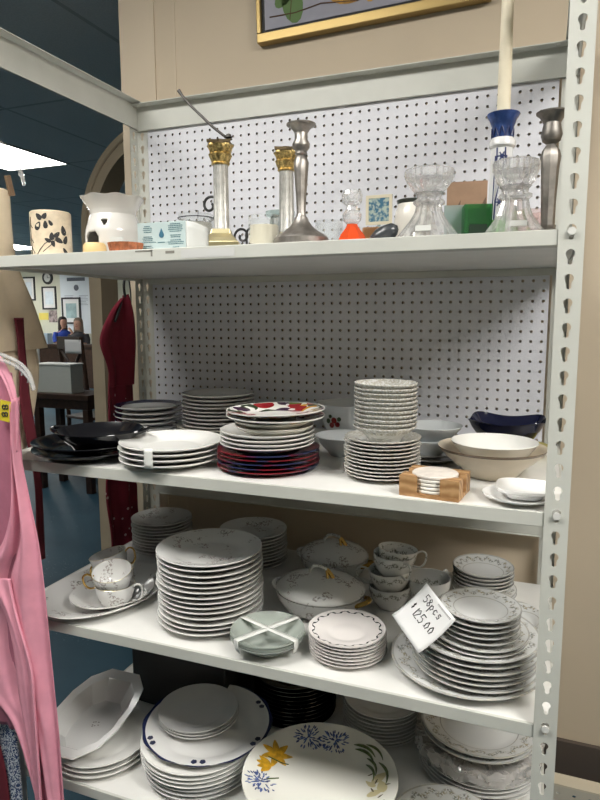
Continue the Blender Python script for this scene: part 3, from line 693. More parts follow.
def pot():
    t = thing('ceramic_pot', 'rounded cream pot with dark rim and black leaf motif', 'pot', on(12.2, -14.5), (0, 0, .1))
    b = MB(); b.lathe([(0, .2), (.8, .2), (1.25, 1.5), (1.2, 3.4), (1.0, 3.9), (1.1, 4.0), (1.2, 3.9), (1.42, 3.2), (1.55, 2.2), (1.4, 1.0), (.95, 0), (0, 0)], 36); b.build('body', 'ivory', t)
    b = MB(); b.lathe([(.98, 3.75), (1.15, 3.7), (1.32, 3.9), (1.36, 4.1), (1.2, 4.15), (1.0, 4.05)], 36); b.build('dark_rim', mat('dark_green_rim', (.04, .05, .04), .3), t)
    b = MB()
    for dx, dz, an in ((.12, -.25, 1.2), (.48, -.2, 1.9), (.3, .2, 0)):
        n = 12; vs = []
        for k in range(n):
            u = .42*cos(2*pi*k/n); w = .2*sin(2*pi*k/n); x = dx+u*cos(an)-w*sin(an); z = 1.9+dz+u*sin(an)+w*cos(an); a = -pi/2+x/1.5
            vs.append(b.v(1.56*cos(a), 1.56*sin(a), z))
        b.face(vs)
    b.build('leaf_motif', 'ink', t, smooth=False)
pot()
def crystal(label, loc, H, Rt, Rb, rot=0):
    t = thing('crystal_candle_holder', label, 'candle holder', loc, (0, 0, rot), group='pair of crystal candle holders')
    n = 40
    def facet(a, r, z): k = 1+.035*(1 if int(round(a*n/(2*pi))) % 2 else -1); return (r*k*cos(a), r*k*sin(a), z)
    def flare(a, r, z): k = 1+.06*cos(12*a); return (r*k*cos(a), r*k*sin(a), z)
    fac = lambda m_: (lambda a, r, z: (r*(1+.075*(1 if int(round(a*m_/(2*pi))) % 2 else -1))*cos(a), r*(1+.075*(1 if int(round(a*m_/(2*pi))) % 2 else -1))*sin(a), z))
    b = MB(); b.lathe([(0, 0), (Rb*.98, 0), (Rb, .15), (Rb*.97, .55), (Rb*.8, 1.0), (Rb*.62, 1.5), (.95, 2.1), (.85, 2.6), (0, 2.6)], 24, fn=fac(24))
    b.lathe([(0, 2.55), (.85, 2.6), (1.05, 2.75), (1.05, 2.95), (.8, 3.1), (.85, 3.35), (1.05, 3.5), (0, 3.5)], 24, fn=fac(24))
    b.build('foot_and_stem', 'crystal', t, angle=12)
    b = MB(); b.lathe([(0, 3.45), (.9, 3.45), (1.2, 3.75), (Rt*.9, 4.2), (Rt*.97, 4.5), (Rt, 4.55), (Rt, H-.06), (Rt*.95, H), (Rt*.86, H-.06), (Rt*.84, 4.5), (.75, 4.2), (.6, 4.0), (0, 3.95)], n, fn=facet); b.build('bowl_rim', 'crystal', t, angle=12)
    b = MB(); b.box(-.55, .55, -Rb*.99-.06, -Rb*.99, .62, .98); b.build('price_sticker', 'card', t, smooth=False)
crystal('crystal candle holder with frilled cup, left of the open cardboard box', on(14.5, -20.4), 5.1, 1.7, 2.1)
crystal('crystal candle holder with frilled cup, in front of the blue white candlestick', on(20.4, -20.6), 5.15, 1.5, 1.85, .2)
def open_box():
    t = thing('cardboard_box', 'open brown cardboard box behind the green glass votives', 'box', on(15.9, -9.5), (0, 0, .12))
    b = MB(); w, d, h, s = 1.75, 1.6, 6.6, .06
    b.box(-w, w, d-s, d, 0, h); b.box(-w, -w+s, -d, d-s, 0, h*.62); b.box(w-s, w, -d, d-s, 0, h*.62); b.box(-w, w, -d, -d+s, 0, h*.45); b.box(-w, w, -d, d, 0, s)
    b.build('body', 'cardboard', t, smooth=False)
    b = MB(); q = [(-w, 4.2), (-w+.05, h*.62), (-.7, 3.2)]; b.prism([(-w+.1, 2.6), (-.5, 4.7), (-.75, 2.6)], 0, .05, Matrix.Translation((0, -.4, 0)) @ Matrix.Rotation(pi/2, 4, 'X')); b.prism([(w-.1, 2.6), (w-.15, 4.9), (.6, 3.0)], 0, .05, Matrix.Translation((0, -.3, 0)) @ Matrix.Rotation(pi/2, 4, 'X')); b.build('flap', mat('painted_shade_card', (.12, .075, .05), .8), t, smooth=False)  # flap pieces in a darkened cardboard copy, shade put into the colour
open_box()
def square_votive(label, loc, w, h, m, rot, extra=None):
    b = MB(); t_ = .12
    o_ = lambda r, z: [b.v(sx*r, sy*r, z) for sx, sy in ((-1, -1), (1, -1), (1, 1), (-1, 1))]
    rings = [o_(w, 0), o_(w*1.03, h), o_(w*1.03-t_, h), o_(w-t_, .3)]
    b.face(rings[0][::-1])
    for i in range(3):
        for k in range(4): b.face([rings[i][k], rings[i][(k+1) % 4], rings[i+1][(k+1) % 4], rings[i+1][k]])
    b.face(rings[3])
    t = thing('votive_holder', label, 'votive holder', loc, (0, 0, rot)); b.build('glass', m, t, smooth=False, bevel=.05); return t
square_votive('square pale aqua glass votive left of the dark green one', on(16.15, -18.4), .82, 2.75, 'paleglass', .15)
t = square_votive('square dark green glass votive with a dark label', on(17.75, -19.4), .95, 2.55, 'greenglass', .25)
b = MB(); b.box(-.62, .62, -1.0, -.97, .55, 1.15); b.build('label', mat('dark_green_label', (.01, .03, .015), .4), t, smooth=False)
square_votive('bright lime green glass votive just right of the dark green one', on(19.0, -17.6), .5, 1.7, 'lime', .5)
def delft():
    t = thing('candlestick', 'white candlestick with blue painted flared cup, holding a tall cream taper', 'candlestick', on(19.15, -16.4), (0, 0, 0))
    wm = mat('white_delft_glaze', (.78, .78, .78), .15); bm_ = mat('cobalt_blue', (.03, .065, .21), .25, vary=.35, vscale=50); dk = mat('deep_cobalt', (.012, .025, .12), .3)
    # square tapering shaft, turned so that an edge faces the aisle
    b = MB(); q = [(1.2, 0), (1.15, .3), (.98, 1.8), (.88, 3.8), (.82, 7.1)]; n = 8
    R8 = lambda r, z: [b.v(r*cos(pi/8+2*pi*k/8)*(1.0), r*sin(pi/8+2*pi*k/8), z) for k in range(8)]
    rs = [R8(r, z) for r, z in q]; b.face(rs[0][::-1]); b.face(rs[-1])
    for i in range(len(rs)-1):
        for k in range(8): b.face([rs[i][k], rs[i][(k+1) % 8], rs[i+1][(k+1) % 8], rs[i+1][k]])
    b.build('shaft', wm, t, smooth=False, bevel=.04)
    b = MB(); b.lathe([(0, 7.05), (.8, 7.05), (.95, 7.2), (.95, 7.55), (.8, 7.78), (0, 7.78)], 32); b.build('collar', wm, t)
    b = MB(); b.lathe([(0, 7.75), (.76, 7.75), (.74, 8.2), (.8, 8.6), (.98, 9.1), (1.17, 9.4), (1.17, 9.52), (1.0, 9.48), (.7, 9.1), (.55, 8.7), (0, 8.6)], 36); b.build('cup', bm_, t)
    b = MB()
    for k in range(10):
        a = 2*pi*k/10
        for s_ in (1, -1): b.tube([((.775+.008*j)*cos(a+s_*.06*j), (.775+.008*j)*sin(a+s_*.06*j), 7.8+.14*j) for j in range(6)], .035, 5)
    b.build('lattice', dk, t)
    b = MB()
    def onf(x, z, e=.012):   # on the face that looks to the aisle
        r = 1.0
        for i in range(len(q)-1):
            if q[i][1] <= z <= q[i+1][1]: r = q[i][0]+(q[i+1][0]-q[i][0])*(z-q[i][1])/(q[i+1][1]-q[i][1])
        return (x, -r*cos(pi/8)-e, z)
    def flower(cx, cz, s_):
        b.mi = 0
        for k in range(6):
            a = 2*pi*k/6; b.tube([onf(cx, cz), onf(cx+s_*cos(a), cz+s_*sin(a))], .05, 5)
        b.lathe([(0, -.02), (.16, 0), (0, .04)], 14, mx=Matrix.Translation(onf(cx, cz)) @ Matrix.Rotation(pi/2, 4, 'X'))
    flower(.06, 6.4, .32); flower(0, 3.1, .32)
    b.tube([onf(-.3, 7.0), onf(-.3, 5.9), onf(0, 5.1), onf(.3, 5.9), onf(.3, 7.0)], .06, 6); b.tube([onf(-.36, 1.6), onf(-.3, 3.2), onf(0, 4.7), onf(.3, 3.2), onf(.36, 1.6)], .06, 6)
    b.tube([onf(-.45, .8), onf(-.25, 1.2), onf(-.05, .75), onf(.2, 1.2), onf(.42, .8)], .04, 5)
    for sx in (-1, 1): b.tube([(sx*.40, -.86-.0, 6.4), (sx*.46, -1.0, 3.4), (sx*.52, -1.2, .3)], .045, 5)
    b.build('painted_motif', dk, t)
    t2 = thing('taper_candle', 'tall cream taper candle standing in the blue white candlestick', 'candle', on(19.15, -16.4, S1, 8.62))
    b = MB(); b.lathe([(0, 0), (.48, 0), (.47, 4), (.42, 9.5), (.36, 10.2), (0, 10.4)], 24); b.build('wax_body', 'wax', t2)
    b = MB(); b.tube([(0, 0, 10.35), (.03, 0, 10.7), (.1, 0, 10.95)], .04, 6); b.build('wick', 'ink', t2)
delft()
b = MB(); b.lathe([(0, .12), (1.0, .12), (1.15, 2.9), (1.25, 2.9), (1.1, 0), (0, 0)], 28); o = b.build('votive_cup', clear('pinkish_glass', (.92, .84, .82), 0, .3, .1), loc=on(21.3, -13.4)); tag(o, 'pinkish clear glass cup between crystal holder and dark pewter candlestick', 'votive cup')

# ------------------------------------------------------------------ second shelf (S2)
def wh(name, base=WHITE, rough=.16): return mat(name, base, rough)
pl_white = wh('white_china', (.80, .795, .765)); pl_grey = wh('grey_white_china', (.64, .64, .63)); pl_warm = wh('ivory_china', (.77, .73, .64)); pl_cool = wh('cool_white_china', (.70, .73, .75))
p = disc('plate', 'plate', 5.05, .95, 'black', .66, .16)
stack(p, 2, -16.3, -21.0, S2, .62, 'glossy black dinner plate', 'the pair under the black bowl', 'black dinner plates', spin=True)
def black_bowl():
    t = thing('handled_bowl', 'black shallow bowl with two loop handles on the black plates', 'bowl', (-14.7, -21.4, S2+.98), (0, 0, .25))
    b = MB(); b.lathe(bowl_prof(3.85, 1.75, .16, .6, .4), 52); b.build('body', 'black', t, angle=60)
    for s_ in (1, -1): b = MB(); b.tube([(s_*(3.7+.75*sin(a)), 1.0*cos(a), 1.58+.18*sin(a)) for a in [pi*k/10 for k in range(11)]], .2, 8); b.build('handle', 'black', t)
black_bowl()
p = disc('plate', 'plate', 3.8, .75, china('white_china_navy_border', (.70, .70, .70), 'wide', 3.8, (.012, .018, .07)), .62, .15)
stack(p, 5, -18.9, -7.6, S2, .56, 'navy bordered white plate', 'the back left stack', 'navy bordered plates')
p = disc('plate', 'plate', 4.5, .78, pl_white, .62, .15); p.location = P(-7.5, -21, S2)
pls = stack(p, 4, -7.5, -20.9, S2, .46, 'white dinner plate', 'the taped stack by the black bowl', 'taped white dinner plates')
b = MB(); b.grid(lambda u, v: Vector((4.56*cos(-1.50+.17*u), 4.56*sin(-1.50+.17*u), .55+1.7*v)), 4, 4); o = b.build('tape_strip', 'tape', loc=(-7.5, -20.9, S2), solid=.03); tag(o, 'white tape strip holding the front stack of white plates together', 'tape')
p = disc('plate', 'plate', 4.7, .65, pl_warm, .62, .15)
stack(p, 2, -10.5, -6.6, S2, .42, 'ivory dinner plate', 'the pair under the grey white plates', 'ivory plates under the grey plates')
p = disc('plate', 'plate', 3.95, .7, pl_grey, .62, .14)
stack(p, 9, -10.4, -6.8, S2+.66, .405, 'greyish plate', 'the tall stack by the pegboard', 'greyish plates at the back')
gm = china('red_blue_swirl_glass', (.1, .05, .1), 'mottle', rough=.06)
p = disc('plate', 'plate', 4.38, .5, gm, .66, .13, foot=.6)
stack(p, 5, 1.1, -19.2, S2, .34, 'red blue glass plate', 'the base of the mixed stack', 'swirled glass plates')
p = disc('plate', 'plate', 4.05, .8, pl_white, .6, .14)
stack(p, 4, .95, -19.1, S2+1.52, .35, 'white plate', 'the layer above the red blue glass plates', 'white plates in the mixed stack')
p = bowl('bowl', 'bowl', 3.3, 1.1, pl_warm, foot=.5, pw=.5)
stack(p, 2, 1.9, -19.8, S2+2.85, .42, 'shallow ivory bowl', 'the pair under the fruit plates', 'ivory bowls in the mixed stack')
fm = china('fruit_print_china', (.74, .73, .69), 'fruit', 4.15, rough=.12)
p = disc('plate', 'plate', 4.15, .62, fm, .6, .14)
stack(p, 2, 1.95, -19.6, S2+4.12, .46, 'fruit printed plate', 'the pair crowning the mixed stack', 'fruit print plates', tilt=.02)
def berry_bowl():
    t = thing('bowl', 'deep white bowl with red berry sprig behind the mixed stack', 'bowl', (4.2, -6.4, S2))
    b = MB(); b.lathe(bowl_prof(3.05, 4.1, .16, .5, .42), 52); b.build('body', pl_cool, t, angle=60)
    b = MB()
    for a, z, r, mi in ((-1.75, 2.6, .3, 0), (-1.62, 2.2, .26, 0), (-1.85, 2.1, .28, 0), (-1.9, 3.0, .2, 1), (-1.55, 2.75, .22, 1), (-2.0, 2.5, .25, 1)):
        b.mi = mi; rr = 2.72+.1*(z-2.4); b.lathe([(0, -.02), (r, 0), (0, .06)], 12, mx=Matrix.Translation((rr*cos(a), rr*sin(a), z)) @ Matrix.Rotation(a, 4, 'Z') @ Matrix.Rotation(pi/2, 4, 'Y'))
    b.build('berry_sprig', [mat('berry_red', (.25, .02, .02), .4), mat('berry_leaf', (.04, .07, .03), .5)], t)
berry_bowl()
o = lab(bowl('bowl', 'bowl', 2.7, 1.9, pl_cool, loc=(5.75, -12.4, S2)), 'small pale blue grey bowl between the mixed stack and the ruffled saucers')
# ruffled silver-grey dinnerware
rm = mat('embossed_grey_china', (.60, .59, .55), .22); n_ = NT(rm); r_, t_, z_ = n_.polar()
g_ = n_.m('MULTIPLY', n_.band(r_, 1.9, 4, .1), n_.step(n_.noise(240, 3), .42, .6)); n_.put(bsdf(rm).inputs['Base Color'], n_.mix(g_, c4((.70, .70, .68)), c4((.50, .475, .40))))
p = disc('saucer', 'saucer', 3.02, .52, rm, .62, .11, 96, scallop(24, .018, 3.02))
stack(p, 11, 11.0, -19.0, S2, .287, 'ruffled saucer', 'the stack under the ruffled bowls', 'ruffled saucers')
p = bowl('bowl', 'bowl', 2.42, 1.35, rm, .1, 96, scallop(24, .02, 2.42), foot=.5, pw=.6)
stack(p, 11, 11.35, -19.5, S2+3.02, .335, 'ruffled bowl', 'the tower on the ruffled saucers', 'ruffled bowls')
p = disc('plate', 'plate', 2.62, .5, pl_grey, .62, .13)
stack(p, 2, 13.7, -11.6, S2, .4, 'small white plate', 'the pair under bowls behind the ruffled saucers', 'small white plates under bowls')
lab(bowl('bowl', 'bowl', 2.4, 1.5, pl_cool, loc=(13.6, -11.7, S2+.56)), 'lower of two white bowls behind the ruffled saucers')
lab(bowl('bowl', 'bowl', 2.65, 1.6, pl_cool, loc=(13.7, -11.3, S2+1.55)), 'upper of two white bowls behind the ruffled saucers')
def cream_bowl():
    t = thing('serving_bowl', 'large cream bowl with brown rim holding a white bowl', 'bowl', (19.2, -15.6, S2))
    b = MB(); pr = bowl_prof(4.25, 2.45, .18, .45, .62); b.lathe(pr, 60, mis=[1 if (r > 4.1 and z > 2.26) else 0 for r, z in pr]); b.build('body', ['cream', 'creamrim'], t, angle=60)
cream_bowl()
lab(bowl('bowl', 'bowl', 3.38, 2.35, pl_white, loc=(19.35, -15.5, S2+.52), foot=.4, pw=.6), 'white bowl nested inside the large cream bowl')
def square_bowl():
    t = thing('square_bowl', 'dark navy square bowl with raised corners by the pegboard', 'bowl', (19.85, -7.0, S2+.62), (0, 0, math.radians(-2)))
    def sq(a, r, z):
        u = r/3.4; c, s_ = cos(a), sin(a); k = 1/((abs(c)**5+abs(s_)**5)**.2); cr = max(0, (k-1)/.2)
        kk = 1+(k-1)*min(1, u*1.1); return (r*kk*c*.98, r*kk*s_*.85, z+.5*cr*max(0, u-.4))
    b = MB(); b.lathe(bowl_prof(3.4, 2.6, .2, .5, .5), 64, fn=sq); b.build('body', 'navy', t, angle=60)
square_bowl()
lab(disc('plate', 'plate', 3.6, .9, 'yellow', .6, .16, loc=(20.3, -6.9, S2)), 'mustard yellow plate peeking out under the navy square bowl')
def coasters():
    rz = math.radians(-6.4); cx, cy = 15.75, -22.25
    t = thing('coaster_holder', 'square oak coaster holder holding white round coasters', 'coaster holder', (cx, cy, S2), (0, 0, rz))
    w, d = 2.15, 1.75
    b = MB(); b.box(-w, w, -d, d, 0, .28); b.build('base', 'wood', t, smooth=False, bevel=.03)
    for sx in (-1, 1):
        for sy in (-1, 1):
            b = MB(); poly = [(sx*w, sy*d), (sx*w*.38, sy*d)]
            c0 = 1.72
            for k in range(6):
                a0 = math.atan2(d*.98, w*.38); a1 = math.atan2(d*.3, w*.98); a = a0+(a1-a0)*k/5
                poly.append((sx*min(w, c0*cos(a)) if k not in (0, 5) else sx*(w*.38 if k == 0 else w*.98), sy*min(d, c0*sin(a)) if k not in (0, 5) else sy*(d*.98 if k == 0 else d*.3)))
            poly.append((sx*w, sy*d*.3)); b.prism(poly, .28, 1.5); b.build('corner_block', 'wood', t, smooth=False)
    for k in range(5):
        b = MB(); b.lathe([(0, 0), (1.6, 0), (1.66, .05), (1.66, .17), (1.6, .23), (0, .23)], 40)
        o = b.build('coaster', mat('speckled_marble', (.72, .66, .60), .35, vary=.12, vscale=60) if k == 4 else 'ivory', loc=(cx, cy, S2+.29+k*.265)); tag(o, f'white round coaster, {ordinal(k, 5)} in the oak holder', 'coaster', 'coasters in the oak holder')
coasters()
lab(disc('saucer', 'saucer', 2.4, .55, wh('bright_white_china', (.84, .84, .83)), .6, .14, loc=(21.5, -22.2, S2)), 'plain white saucer under the white dish at the front right')
def rounded(a, r, z): c, s_ = cos(a), sin(a); k = 1/((abs(c)**4+abs(s_)**4)**.25); return (r*(1+(k-1)*.75)*c, r*(1+(k-1)*.75)*s_, z)
lab(bowl('dish', 'dish', 1.95, .8, wh('bright_white_glaze', (.85, .85, .84)), .12, 48, rounded, loc=(21.9, -21.6, S2+.2), foot=.6, pw=.5), 'small rounded square white dish on the saucer at the front right')

# ------------------------------------------------------------------ third shelf (S3)
sp = lambda R, nm: china(nm, (.74, .735, .715), 'spray', R)
pm = sp(7, 'sprayed_platter_china')
b = MB(); b.lathe(plate_prof(1.0*6.2, .95, .66, .16), 64, fn=oval(5.35/6.2, 6.9/6.2)); o = b.build('platter', pm, loc=(-17.3, -18.5, S3), rot=(0, 0, math.radians(-8)), angle=60); tag(o, 'large oval flower sprayed platter at the left end under the teacups', 'platter')
b = MB(); b.lathe(plate_prof(4.3, .95, .62, .15), 64, fn=lambda a, r, z: (r*.86*cos(a)*(1+.02*cos(4*a)), r*1.03*sin(a)*(1+.03*cos(2*a)), z)); o = b.build('serving_dish', pm, loc=(-15.9, -19.0, S3+.24), rot=(0, 0, math.radians(-12)), angle=60); tag(o, 'small oval flower sprayed dish between platter and teacups', 'dish')
cm_ = china('sprayed_cup_china', (.76, .755, .74), 'side')
def cup(name, label, m, loc, rot, R=1.82, H=2.3, gold=True, hx=1.0, foot=.5, group=None):
    rot = (Matrix.Rotation(rot[1], 3, 'Y') @ Matrix.Rotation(rot[0], 3, 'X') @ Matrix.Rotation(rot[2], 3, 'Z')).to_euler()
    t = thing(name, label, 'cup', loc, rot, group)
    b = MB(); F = R*foot
    pr = [(0, .15), (F*.9, .16), (R*.80, H*.38), (R*.93, H*.7), (R*.99, H-.02), (R+.03, H), (R+.04, H-.05), (R*.985, H*.7), (R*.86, H*.36), (F*1.15, .1), (F, 0), (F*.85, 0), (F*.8, .06), (0, .06)]
    b.lathe(pr, 40); b.build('body', m, t, angle=60)
    b = MB(); pts = [(R*.93+.0, 0, H*.86), (R+.45*hx, 0, H*1.0), (R+.85*hx, 0, H*.88), (R+.8*hx, 0, H*.52), (R+.4*hx, 0, H*.3), (R*.86, 0, H*.3)]
    P2 = []
    for i in range(len(pts)-1):
        for k in range(4):
            q = k/4; p0, p1, p2, p3 = [Vector(pts[max(0, min(len(pts)-1, i+j))]) for j in (-1, 0, 1, 2)]
            P2.append(.5*((2*p1)+(p2-p0)*q+(2*p0-5*p1+4*p2-p3)*q*q+(3*p1-p0-3*p2+p3)*q*q*q))
    P2.append(Vector(pts[-1])); b.tube(P2, .1, 8); b.build('handle', 'gold' if gold == 2 else m, t)
    if gold: b = MB(); b.lathe([(R+.03, H-.03), (R+.055, H-.01), (R+.03, H+.012), (R, H)], 40); b.build('gold_rim', 'palebrass', t)
    return t
cz = S3+.42
cup('teacup', 'flower sprayed teacup standing upright at the front of the oval dish', cm_, (-14.4, -20.6, cz), (0, 0, math.radians(15)), gold=1)
cup('teacup', 'flower sprayed teacup with gold handle resting tilted in the front cup', cm_, (-14.75, -20.2, cz+1.35), (math.radians(14), math.radians(4), math.radians(215)), gold=2)
cup('teacup', 'flower sprayed teacup upright behind the front cup', cm_, (-16.7, -17.6, cz), (0, 0, math.radians(190)), gold=2)
cup('teacup', 'flower sprayed teacup tilted on top at the back of the oval dish', cm_, (-17.1, -17.3, cz+1.45), (math.radians(4), math.radians(-14), math.radians(20)), gold=2)
p = disc('plate', 'plate', 3.6, .62, sp(3.6, 'sprayed_side_china'), .62, .13)
stack(p, 10, -19.4, -5.0, S3, .375, 'flower sprayed side plate', 'the stack beside the red apron', 'back left sprayed plates')
p = disc('plate', 'plate', 3.0, .62, sp(3, 'sprayed_small_china'), .62, .13)
stack(p, 5, -12.9, -8.6, S3, .375, 'small flower sprayed plate', 'the low stack behind the tall stack', 'low stack of small plates')
p = disc('plate', 'plate', 4.85, .8, sp(4.85, 'sprayed_dinner_china'), .62, .15)
stack(p, 14, -5.1, -18.7, S3, .475, 'flower sprayed dinner plate', 'the tall middle stack', 'tall stack of sprayed dinner plates', jit=.1)
p = disc('plate', 'plate', 3.85, .65, sp(3.85, 'sprayed_salad_china'), .62, .14)
stack(p, 10, -7.2, -5.0, S3, .375, 'flower sprayed salad plate', 'the stack behind the tall one', 'sprayed salad plates')
tm = china('sprayed_tureen_china', (.73, .73, .715), 'side')
def tureen(label, loc, R, rot, k=1.0):
    t = thing('covered_dish', label, 'covered dish', loc, (0, 0, rot), 'flower sprayed covered dishes')
    s_ = R/4.3; f = oval(1.0, .9)
    b = MB(); pr = [(0, .3), (2.0, .35), (3.5, .9), (4.1, 1.7), (4.2, 2.2), (4.34, 2.28), (4.3, 2.1), (4.18, 1.6), (3.6, .75), (2.5, .25), (2.4, 0), (2.2, 0), (2.1, .15), (0, .2)]
    b.lathe([(r*s_, z) for r, z in pr], 56, fn=f); body = b.build('body', tm, t, angle=60)
    for q in (1, -1):
        b = MB(); b.tube([(q*s_*(4.05+.9*sin(a)), 1.0*s_*cos(a), 1.85+.3*sin(a)) for a in [pi*i/10 for i in range(11)]], .16, 8, flat=1.5); b.build('handle', 'gold' if q == 1 else tm, body)
    b = MB(); pr = [(4.25, 2.3), (4.3, 2.42), (4.05, 2.72), (3.3, 3.15), (2.1, 3.5), (.9, 3.66), (0, 3.7), (0, 3.55), (1.5, 3.4), (3.0, 3.0), (4.0, 2.5), (4.1, 2.3)]
    b.lathe([(r*s_, z) for r, z in pr], 56, fn=f); lid = b.build('lid', tm, t, angle=60)
    b = MB(); b.tube([(-1.2, 0, 3.5), (-1.15, 0, 3.9), (-.75, 0, 4.35), (-.1, 0, 4.5), (.5, 0, 4.4), (.8, 0, 4.2)], .15, 8); b.build('knob', tm, lid)
    b = MB(); b.tube([(.4, 0, 4.42), (.8, 0, 4.25), (1.15, 0, 3.85), (1.35, 0, 3.45)], [.12, .18, .2, .22], 8, flat=.8); b.tube([(.7, .1, 4.2), (.95, .35, 3.5)], [.12, .15], 6); b.tube([(.7, -.1, 4.2), (1.0, -.4, 3.5)], [.12, .15], 6); b.build('gold_knob_end', 'gold', lid)
tureen('flower sprayed covered dish in front, right behind the black scroll saucers', (4.0, -13.9, S3), 4.3, math.radians(-8))
tureen('flower sprayed covered dish standing behind the other one, close to the wall', (2.6, -5.3, S3), 3.75, math.radians(-8))
p = bowl('bowl', 'bowl', 3.12, 1.35, 'celadon', .11, 56, foot=.5, pw=.5)
stack(p, 5, 2.1, -21.9, S3, .125, 'pale green glass bowl', 'the taped stack', 'taped glass bowls')
def bowl_tape():
    t = thing('tape_strip', 'crossed white tape bands binding the pale green glass bowls', 'tape', (2.1, -21.9, S3))
    zz = 1.86
    def band(a, w):
        ca, sa = cos(a), sin(a); pts = [(-3.0, .75), (-3.17, 1.2), (-3.2, zz-.02), (-2.6, zz), (0, zz-.02), (2.6, zz), (3.2, zz-.02), (3.17, 1.2), (3.0, .75)]
        b.grid(lambda u, v: Vector((pts[round(u*8)][0]*ca-(v-.5)*w*sa, pts[round(u*8)][0]*sa+(v-.5)*w*ca, pts[round(u*8)][1])), 8, 2)
    b = MB(); band(-2.1, .62); b.build('wide_band', 'tape', t, solid=.02); b = MB(); band(-.35, .5); b.build('cross_band', 'tape', t, solid=.02)
bowl_tape()
p = disc('saucer', 'saucer', 3.25, .55, china('black_scroll_china', (.76, .72, .70), 'scroll', 3.25, (.025, .03, .035)), .5, .13)
stack(p, 7, 8.55, -20.1, S3, .285, 'black scroll saucer', 'the stack beside the glass bowls', 'black scroll saucers')
gc = china('garland_cup_china', (.72, .725, .715), 'cupband', 1.7)
cup('teacup', 'grey garland teacup, lowest of the stacked cups', gc, (9.9, -10.6, S3), (0, 0, math.radians(175)), 1.95, 2.3, gold=0, hx=1.45)
cup('teacup', 'grey garland teacup, middle of the stacked cups with handle to the left', gc, (10.0, -10.5, S3+1.6), (math.radians(3), math.radians(-3), math.radians(185)), 1.95, 2.3, gold=0, hx=1.45)
cup('teacup', 'grey garland teacup, topmost of the stacked cups', gc, (10.2, -10.6, S3+3.15), (0, math.radians(3), math.radians(-50)), 1.95, 2.3, gold=0, hx=1.45)
cup('teacup', 'grey garland teacup nested in the topmost stacked cup', gc, (10.4, -10.2, S3+3.6), (math.radians(-4), math.radians(4), math.radians(10)), 1.85, 2.2, gold=0)
cup('teacup', 'grey garland teacup standing alone behind the price sign', gc, (13.4, -9.2, S3), (0, 0, math.radians(60)), 2.05, 3.0, gold=0)
gd = lambda R, nm: china(nm, (.70, .705, .695), 'garland', R)
p = disc('plate', 'plate', 3.15, .55, gd(3.15, 'garland_fruit_china'), .62, .13)
stack(p, 2, 18.2, -4.6, S3, .4, 'grey garland plate', 'the pair under the garland bowls', 'garland plates under bowls')
p = bowl('bowl', 'bowl', 2.95, 1.1, gd(2.95, 'garland_bowl_china'), .12, foot=.5, pw=.5)
stack(p, 5, 18.1, -4.7, S3+.6, .36, 'grey garland bowl', 'the back right stack', 'garland bowls')
b = MB(); b.lathe(plate_prof(3.0, .7, .64, .14), 56, fn=oval(.8, 1.05)); o = b.build('serving_dish', gd(3, 'garland_dish_china'), loc=(21.5, -9.6, S3), rot=(0, 0, .15), angle=60); tag(o, 'oval grey garland dish beside the right rear post', 'dish')
b = MB(); b.lathe(plate_prof(6.0, .9, .66, .16), 64); o = b.build('platter', gd(6, 'garland_platter_china'), loc=(18.05, -18.55, S3), angle=60); tag(o, 'large round grey garland platter under the right front stack', 'platter')
p = disc('plate', 'plate', 4.85, .8, gd(4.85, 'garland_dinner_china'), .62, .15)
stack(p, 6, 18.75, -19.3, S3+.5, .46, 'garland dinner plate', 'the layer on the large platter', 'garland dinner plates')
p = disc('plate', 'plate', 3.65, .65, gd(3.65, 'garland_salad_china'), .62, .14)
stack(p, 2, 19.05, -20.0, S3+3.1, .42, 'garland salad plate', 'the layer above the dinner plates', 'garland salad plates')
p = disc('plate', 'plate', 2.98, .6, gd(2.98, 'garland_side_china'), .62, .13)
stack(p, 5, 19.1, -20.4, S3+3.95, .42, 'small garland plate', 'the crown of the right front stack', 'small garland plates')
